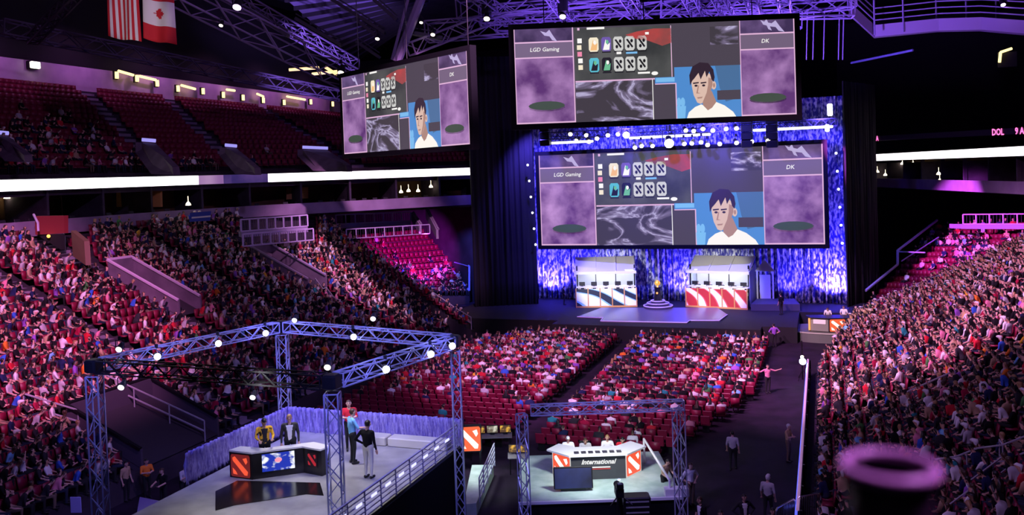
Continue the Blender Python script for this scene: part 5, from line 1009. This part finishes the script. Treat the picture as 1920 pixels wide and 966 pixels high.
# equipment tables behind the sets
SCR = [noisy('console_pale', (.15, .12, .08), (.8, .78, .65), 3, emit=1, lo=.45, hi=.6), noisy('console_amber', (.1, .05, .02), (.9, .5, .06), 4, emit=1, lo=.45, hi=.6)]
def console(px, py, d, w, lab, k):
    p = at(px, py, d); Fm = frame((p.x, p.y, 0), A2); t = thing('equipment_table', lab, 'equipment table', (p.x, p.y, 0), 'equipment tables behind the sets'); b = MB(Fm); b.cbox((0, 0, .74), (w, .8, .05), .01); b.build('table_top', mat('table_grey', (.2, .19, .2), .5), t)
    for sx in (-1, 1):
        for sy in (-1, 1): b = MB(Fm); b.tube((sx*(w/2-.1), sy*.32, 0), (sx*(w/2-.1), sy*.32, .73), .025, 5); b.build('leg', DARKM, t)
    n = max(1, int(w/.62))
    for i in range(n):
        q = Fm @ V((-w/2+(i+.5)*w/n, .1, .765)); m = thing('monitor', f"small lit screen, {nth(i+1)} on the {lab.split(' ', 1)[1]}", 'monitor', q, 'lit screens on the equipment tables'); b = MB(Fm); x = -w/2+(i+.5)*w/n; b.cbox((x, .1, 1.03), (w/n-.06, .06, .38), .02, rx=-.1); b.build('housing', BLACK, m); b = MB(Fm); b.box((x, .065, 1.03), (w/n-.12, .01, .31), rx=-.1); b.build('display_picture', SCR[(i+k) % 2], m); b = MB(Fm); b.box((x, .12, .8), (.2, .16, .06)); b.build('foot', DARKM, m)
console(912, 838, 41, 2.5, 'long equipment table behind the emblem light box', 0); console(826, 838, 40.5, 1.5, 'equipment table behind the fabric wall at the slim tower', 1); console(972, 880, 38, .9, 'narrow equipment table between the light box and the gantry tower', 1); console(872, 848, 40, .8, 'small equipment table beside the emblem light box', 0)
# ------------------------------------------------------------------ people on the open floor
def floor_person(px, feet, lab, kw, mats, rz=0, sc=1.0):
    p = onz(px, feet, 0); return person('person', lab, p, face_cam(p, rz), mats, scale=sc, faces=7000, voxel=.02, **kw)
floor_person(1375, 881, 'person in grey T-shirt seen from behind walking on the open floor by the red chairs', dict(arms='down', stride=.15), dict(shirt=SM['pale grey'], pants=PTM[1]), 3.0)
floor_person(1479, 866, 'grey-haired person in tan clothes standing against the lit barrier', dict(arms='fold'), dict(shirt=SM['tan'], hair=HRM[3], pants=PTM[2]), 1.2)
floor_person(1440, 738, 'person in pink top with arms spread wide on the open floor below the stage', dict(arms='out'), dict(shirt=SM['pink'], hair=HRM[0]), .5)
floor_person(1441, 976, 'person in white cap and grey shirt walking away on the dark open floor', dict(arms='down', cap=True, stride=.12), dict(shirt=SM['pale grey'], hair=HRM[3]), 2.8)
floor_person(1397, 1016, 'person in dark vest over pale shirt standing before the white cap wearer', dict(arms='hips', inner=True, short=False), dict(shirt=SM['charcoal']), .4)
floor_person(1316, 1022, 'bearded person in black with white collar looking aside at the picture bottom', dict(arms='down', inner=True), dict(shirt=SM['black'], hair=HRM[1]), -.9)
floor_person(1296, 948, 'person in white shirt and tan trousers beside the gantry tower', dict(arms='hips'), dict(shirt=SM['white'], pants=PTM[2], hair=HRM[1]), .6)
floor_person(1353, 1050, 'dark-haired person whose head shows at the picture bottom on the open floor', dict(arms='down'), dict(shirt=SM['teal'], hair=HRM[0]), .3)
floor_person(1451, 1046, 'person in white shirt at the picture bottom beside the steel barriers', dict(arms='fold'), dict(shirt=SM['white'], hair=HRM[0]), .2)
floor_person(430, 1042, 'dark silhouetted person passing in front of the broadcast platform', dict(arms='down'), dict(shirt=SM['black']), 2.2)
floor_person(308, 955, 'crew member in black with headset beside the dark-passage tower', dict(arms='desk'), dict(shirt=SM['black'], hair=HRM[1]), -.8)
floor_person(277, 935, 'person in orange shirt behind the dark-passage tower', dict(arms='fold'), dict(shirt=SM['orange']), .3)
floor_person(345, 945, 'crew member in grey patterned shirt beside the short fabric wall', dict(arms='phone', lean=.2), dict(shirt=SM['pale grey'], hair=HRM[0]), .8)
floor_person(238, 940, 'person in tan shirt standing in the shadow near the dark-passage tower', dict(arms='down'), dict(shirt=SM['tan']), .8)
# lower corner clutter
b = MB(); b.prism([onz(x, y, .6) for x, y in ((262, 932), (352, 950), (350, 1000), (250, 1000))], (0, 0, -.6)); one('ramp_deck', b, mat('ramp_violet', (.22, .18, .42), .5), 'flat violet ramp deck at the picture bottom beside the broadcast platform', 'ramp')
b = MB(); Fl = frame(onz(143, 962, 1.2), (.96, .28, 0)); b.cbox(Fl @ V((0, 0, .3)), (.42, .03, .6), .02, rz=.28); one('placard', b, mat('placard_violet', (.5, .45, .9), .5), 'pale violet placard held up among the front seats at the picture bottom', 'placard')
# ------------------------------------------------------------------ barrier and lamp on the floor edge
t = thing('floor_barrier', 'long low barrier with blue lit strip between the open floor and the stand', 'barrier', (-1.1, 43, 0)); BY0, BY1 = 31.5, 56
b = MB(); b.box((-1.05, (BY0+BY1)/2, .5), (.06, BY1-BY0, .96)); b.build('panel', mat('barrier_panel', (.05, .045, .07), .6), t); b = MB(); b.tube((-1.1, BY0, 1.02), (-1.1, BY1, 1.02), .06, 6); b.build('top_rail', mat('barrier_rail', (.75, .55, .75), .4, emit=(.6, .3, .6), es=.35), t); b = MB(); b.tube((-1.16, BY0, .82), (-1.16, BY1, .82), .05, 6); b.build('light_strip', lamp_mat('strip_blue', (.1, .12, 1), 1.3), t)  # top rail is no lamp; its pink light is put into the material
for k in range(11): b = MB(); b.box((-.98, lerp(BY0, BY1, k/10), .5), (.08, .08, 1)); b.build('post', DARKM, t)
p = onz(1505, 712, 0); t = thing('lamp_stand', 'stand with a dazzling blue-white lamp at the far end of the floor barrier', 'lamp stand', p); b = MB(); b.tube(p, p+V((0, 0, 2.4)), .04, 6); [b.tube(p+V((0, 0, .6)), p+V((.5*math.cos(a), .5*math.sin(a), 0)), .025, 5) for a in (0, 2.1, 4.2)]; b.build('tripod', DARKM, t); h = at(1505, 678, proj(p)[2]); b = MB(); b.tube(h, h+(CAM-h).normalized()*.25, .22, 10); b.build('lamp_head', HEADB, t); b = MB(); b.tube(h+(CAM-h).normalized()*.26, h+(CAM-h).normalized()*.3, .2, 12); b.build('lens', LENSB, t)
b = MB(); b.tube(p+V((0, 0, 1.4)), p+V((0, 0, 1.4))+(CAM-p).normalized()*.1, .1, 8); b.build('small_lens', LENSW, t)
# steel crowd barriers at the picture bottom
def crowd_barrier(lab, A, B):
    t = thing('crowd_barrier', lab, 'barrier', A, 'steel crowd barriers'); up = V((0, 0, 1)); b = MB(); d = (B-A).normalized(); b.path([A+up*.15, A+up*1.0, A+d*.12+up*1.1, B-d*.12+up*1.1, B+up*1.0, B+up*.15, A+up*.15], .028, 6); b.build('frame', ALU, t)
    b = MB(); n = 12; [b.tube(lerp(A, B, (i+1)/(n+1))+up*.15, lerp(A, B, (i+1)/(n+1))+up*1.1, .012, 5) for i in range(n)]; b.build('grille', ALU, t); nn = V((-d.y, d.x, 0))*.3
    for f in (.12, .88): b = MB(); q = lerp(A, B, f); b.path([q+nn, q+up*.16, q-nn], .025, 5); b.build('foot', ALU, t)
cbs = [onz(x, y, 0) for x, y in ((1456, 1012), (1492, 990), (1496, 988), (1540, 980), (1545, 979), (1640, 962), (1646, 960), (1762, 935))]
for i in range(4): crowd_barrier(('steel crowd barrier at the lower end of the lit floor barrier', 'steel crowd barrier second from the lit floor barrier', 'steel crowd barrier standing just before the drinks cup', 'steel crowd barrier mostly hidden by the drinks cup')[i], cbs[2*i], cbs[2*i+1])
for i, (a, e, h) in enumerate((((1760, 905), (1872, 880), 1.0), ((1772, 990), (1872, 905), .9), ((1870, 878), (1960, 860), 1.0))):
    pts = [lower_right.pt(*stand_uv(lower_right, lerp(a[0], e[0], k/4), lerp(a[1], e[1], k/4)+14)) for k in range(5)]; handrail(('pipe rail beside the drinks cup low in the barrier-side stand', 'diagonal pipe rail at the bottom corner of the barrier-side stand', 'pipe rail at the picture edge low in the barrier-side stand')[i], pts, h, 2, .03, 1.2)
# ------------------------------------------------------------------ drinks cup close to the camera
p_cup = p = at(1668, 872, .80); t = thing('drinks_cup', 'blurred dark drinks cup with a violet-lit rim, close in front of the camera', 'cup', p-V((0, 0, .145)))
CUP = mat('cup_dark', (.03, .02, .032), .35, spec=.6); b = MB(); r = .042
prof_o = [(.031, -.145), (.033, -.1), (.036, -.05), (.039, -.008)]; prof_i = [(.037, -.008), (.034, -.06), (.031, -.11), (.001, -.115)]
vs = prof_o+prof_i; n = 40; b.lathe(p, vs, n); b.build('cup_body', CUP, t, smooth=True)
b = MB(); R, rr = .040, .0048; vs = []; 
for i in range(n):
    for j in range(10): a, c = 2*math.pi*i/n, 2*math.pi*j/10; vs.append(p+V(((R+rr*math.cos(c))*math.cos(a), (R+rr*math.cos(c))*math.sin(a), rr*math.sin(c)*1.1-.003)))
b.add(vs, [(i*10+j, ((i+1) % n)*10+j, ((i+1) % n)*10+(j+1) % 10, i*10+(j+1) % 10) for i in range(n) for j in range(10)]); b.build('rim', mat('cup_rim', (.75, .45, .72), .3), t, smooth=True)  # rim colour carries the violet light falling on it
t = thing('ledge', 'narrow dark ledge under the drinks cup', 'ledge', (p.x, p.y, 0)); b = MB(); b.cbox(p+V((0, -.02, -.17)), (.16, .1, .05), .008, rz=.3); b.build('shelf_board', BLACK, t); b = MB(); b.cbox((p.x, p.y-.02, (p.z-.195)/2), (.08, .06, p.z-.195), .01); b.build('post', BLACK, t)
# ------------------------------------------------------------------ light
def spot(name, loc, tgt, kw, ang, col, blend=.6, size=.5):
    l = bpy.data.lights.new(name, 'SPOT'); o = bpy.data.objects.new(name, l); COL.objects.link(o); o.location = V(loc)
    o.rotation_euler = (V(tgt)-V(loc)).to_track_quat('-Z', 'Y').to_euler(); l.energy = kw*1000; l.spot_size = math.radians(ang); l.spot_blend = blend; l.color = col; l.shadow_soft_size = size; return o
PK, VI, BL, MG, WH = (1, .44, .95), (.62, .36, 1), (.12, .075, 1), (.75, .05, 1), (1, .96, .92)
w = bpy.data.worlds.new('world'); scn.world = w; w.use_nodes = True; w.node_tree.nodes['Background'].inputs[0].default_value = (.03, .015, .05, 1); w.node_tree.nodes['Background'].inputs[1].default_value = .25
spot('stand_wash', (-12, 30, 31), (5, 56, 4), 88, 46, PK)
spot('stand_wash', (-10, 14, 31), (6, 30, 3), 10, 60, VI)
spot('floor_wash', (-20, 26, 31), (-13, 54, 0), 66, 40, (1, .4, .93))
spot('stand_wash', (-14, 10, 31), (-41, 33, 5), 88, 30, (1, .33, .8))
spot('stand_wash', (-14, 42, 31), (-36, 64, 6), 58, 32, (1, .46, .93))
spot('stand_fill', (-5, 20, 32), (-38, 48, 6), 9, 85, VI)
for k in range(9): spot('wall_wash', (-58.6, 22+9.2*k, 26.6), (-62.3, 22+9.2*k, 23), .34, 128, (.82, .3, .95), .9, .1)
spot('seat_magenta', (-34.5, 71.5, 7.6), (-42, 83.5, 4.6), 24, 46, MG, .7, .12)
spot('seat_magenta', (-2, 70, 17), at(1840, 455, 76), 55, 32, (.8, .12, 1), .6, .15)
spot('corner_blue', (-33, 75.5, 9.8), at(868, 505, 89), 6, 60, (.12, .15, 1), .6, .15)
for i, x in enumerate((-24.6, -21, -16.5, -12, -7.5, -2.6, .9)):
    e = (34, 20, 15, 14, 15, 20, 60)[i]; spot('curtain_uplight', (x, 76.4, 1.5), (x+(.5 if i < 3 else -.5), 78, 8), e*.26, 110, BL, .8, .2)
for i, x in enumerate((-24, -16, -8, 0)): spot('curtain_toplight', (x, 71.5, 17.5), (x, 77.8, 8), 9, 100, BL, .8, .2)
spot('curtain_wash', (-12, 58, 22), (-12, 78, 6), 50, 75, (.12, .1, 1))
for Fb, nb in ((bl0, bl1), (br0, br1)):
    m = (Fb+nb)/2; spot('booth_key', (m.x, m.y-12, 6.6), (m.x, m.y, 3.4), 6.5, 30, (1, .95, .85), .5, .2); q = bpy.data.lights.new('booth_lamp', 'AREA'); q.energy = 260; q.size = 4; q.size_y = .6; q.shape = 'RECTANGLE'; q.color = (.95, .95, 1); o = bpy.data.objects.new('booth_lamp', q); COL.objects.link(o); o.location = (m.x, m.y+1.6, 4.35)
spot('deck_key', (-12, 60, 15), (-12, 69, 1), 5, 40, (.85, .75, 1))
spot('corner_desk_key', (-4, 56, 9), at(1565, 600, 62), 3.2, 28, (1, .9, .7))
for fx2, fy2 in ((.6, .22), (.75, .7), (.3, .75)): x, y = lerp(X0, X1, fx2), lerp(Y0, Y1, fy2); spot('set_key', (x, y-1, ZT+.4), (x, y, ZS), .62 if fy2 < .5 else .36, 105, WH, .8, .3)
c2 = F2 @ V((3.3, 32.2, 4.6)); spot('caster_key', c2, F2 @ V((3.3, 35.3, 1)), 1.1, 100, (.93, 1, .96), .8, .3); c3 = at(890, 760, 37); spot('side_key', c3, (c3.x, c3.y, 0), .5, 90, (.9, 1, .95))
for p in (TL, TF, TR_, TB): spot('truss_blue', (p.x+1, p.y-2, ZT+1.6), (p.x, p.y, ZT-2), .6, 85, (.2, .2, 1), .8, .2)
for a, e in ((TL, TB), (TB, TR_), (TF, TR_)): m = (a+e)/2; spot('truss_blue', (m.x+.7, m.y-2.2, ZT+2.6), (m.x, m.y, ZT), 1.0, 110, (.24, .24, 1), .8, .2)
g = F2 @ V((3.4, 29.2, 6.5)); spot('gantry_blue', g, F2 @ V((3.4, 31.6, 4)), .35, 110, (.3, .25, 1), .8, .2)
spot('roof_violet', (-14, 58, 17), (-14, 66, 30), 20, 110, (.3, .15, 1), .8); spot('roof_violet', (-4, 66, 18), (0, 72, 27), 20, 110, (.3, .15, 1), .8); spot('roof_violet', (-40, 62, 17), (-49, 77, 31), 26, 60, (.4, .24, 1), .8); spot('roof_violet', (-24, 42, 20), (-30, 46, 30), 3, 110, (.6, .3, .8), .8); spot('catwalk_violet', (6, 58, 17), (9, 68, 26), 7, 80, (.5, .22, 1), .8)
fl = at(262, 40, 52); spot('flag_key', (fl.x+9, fl.y-12, 17), fl, 3.2, 16, (1, .8, .8))
spot('cup_light', (2.5, 2, 18), (p_cup.x, p_cup.y, p_cup.z), 1.5, 40, (.8, .3, 1))  # added spot that brightens the cup rim
scn.cycles.use_denoising = True
try: scn.cycles.denoiser = 'OPENIMAGEDENOISE'
except Exception: pass
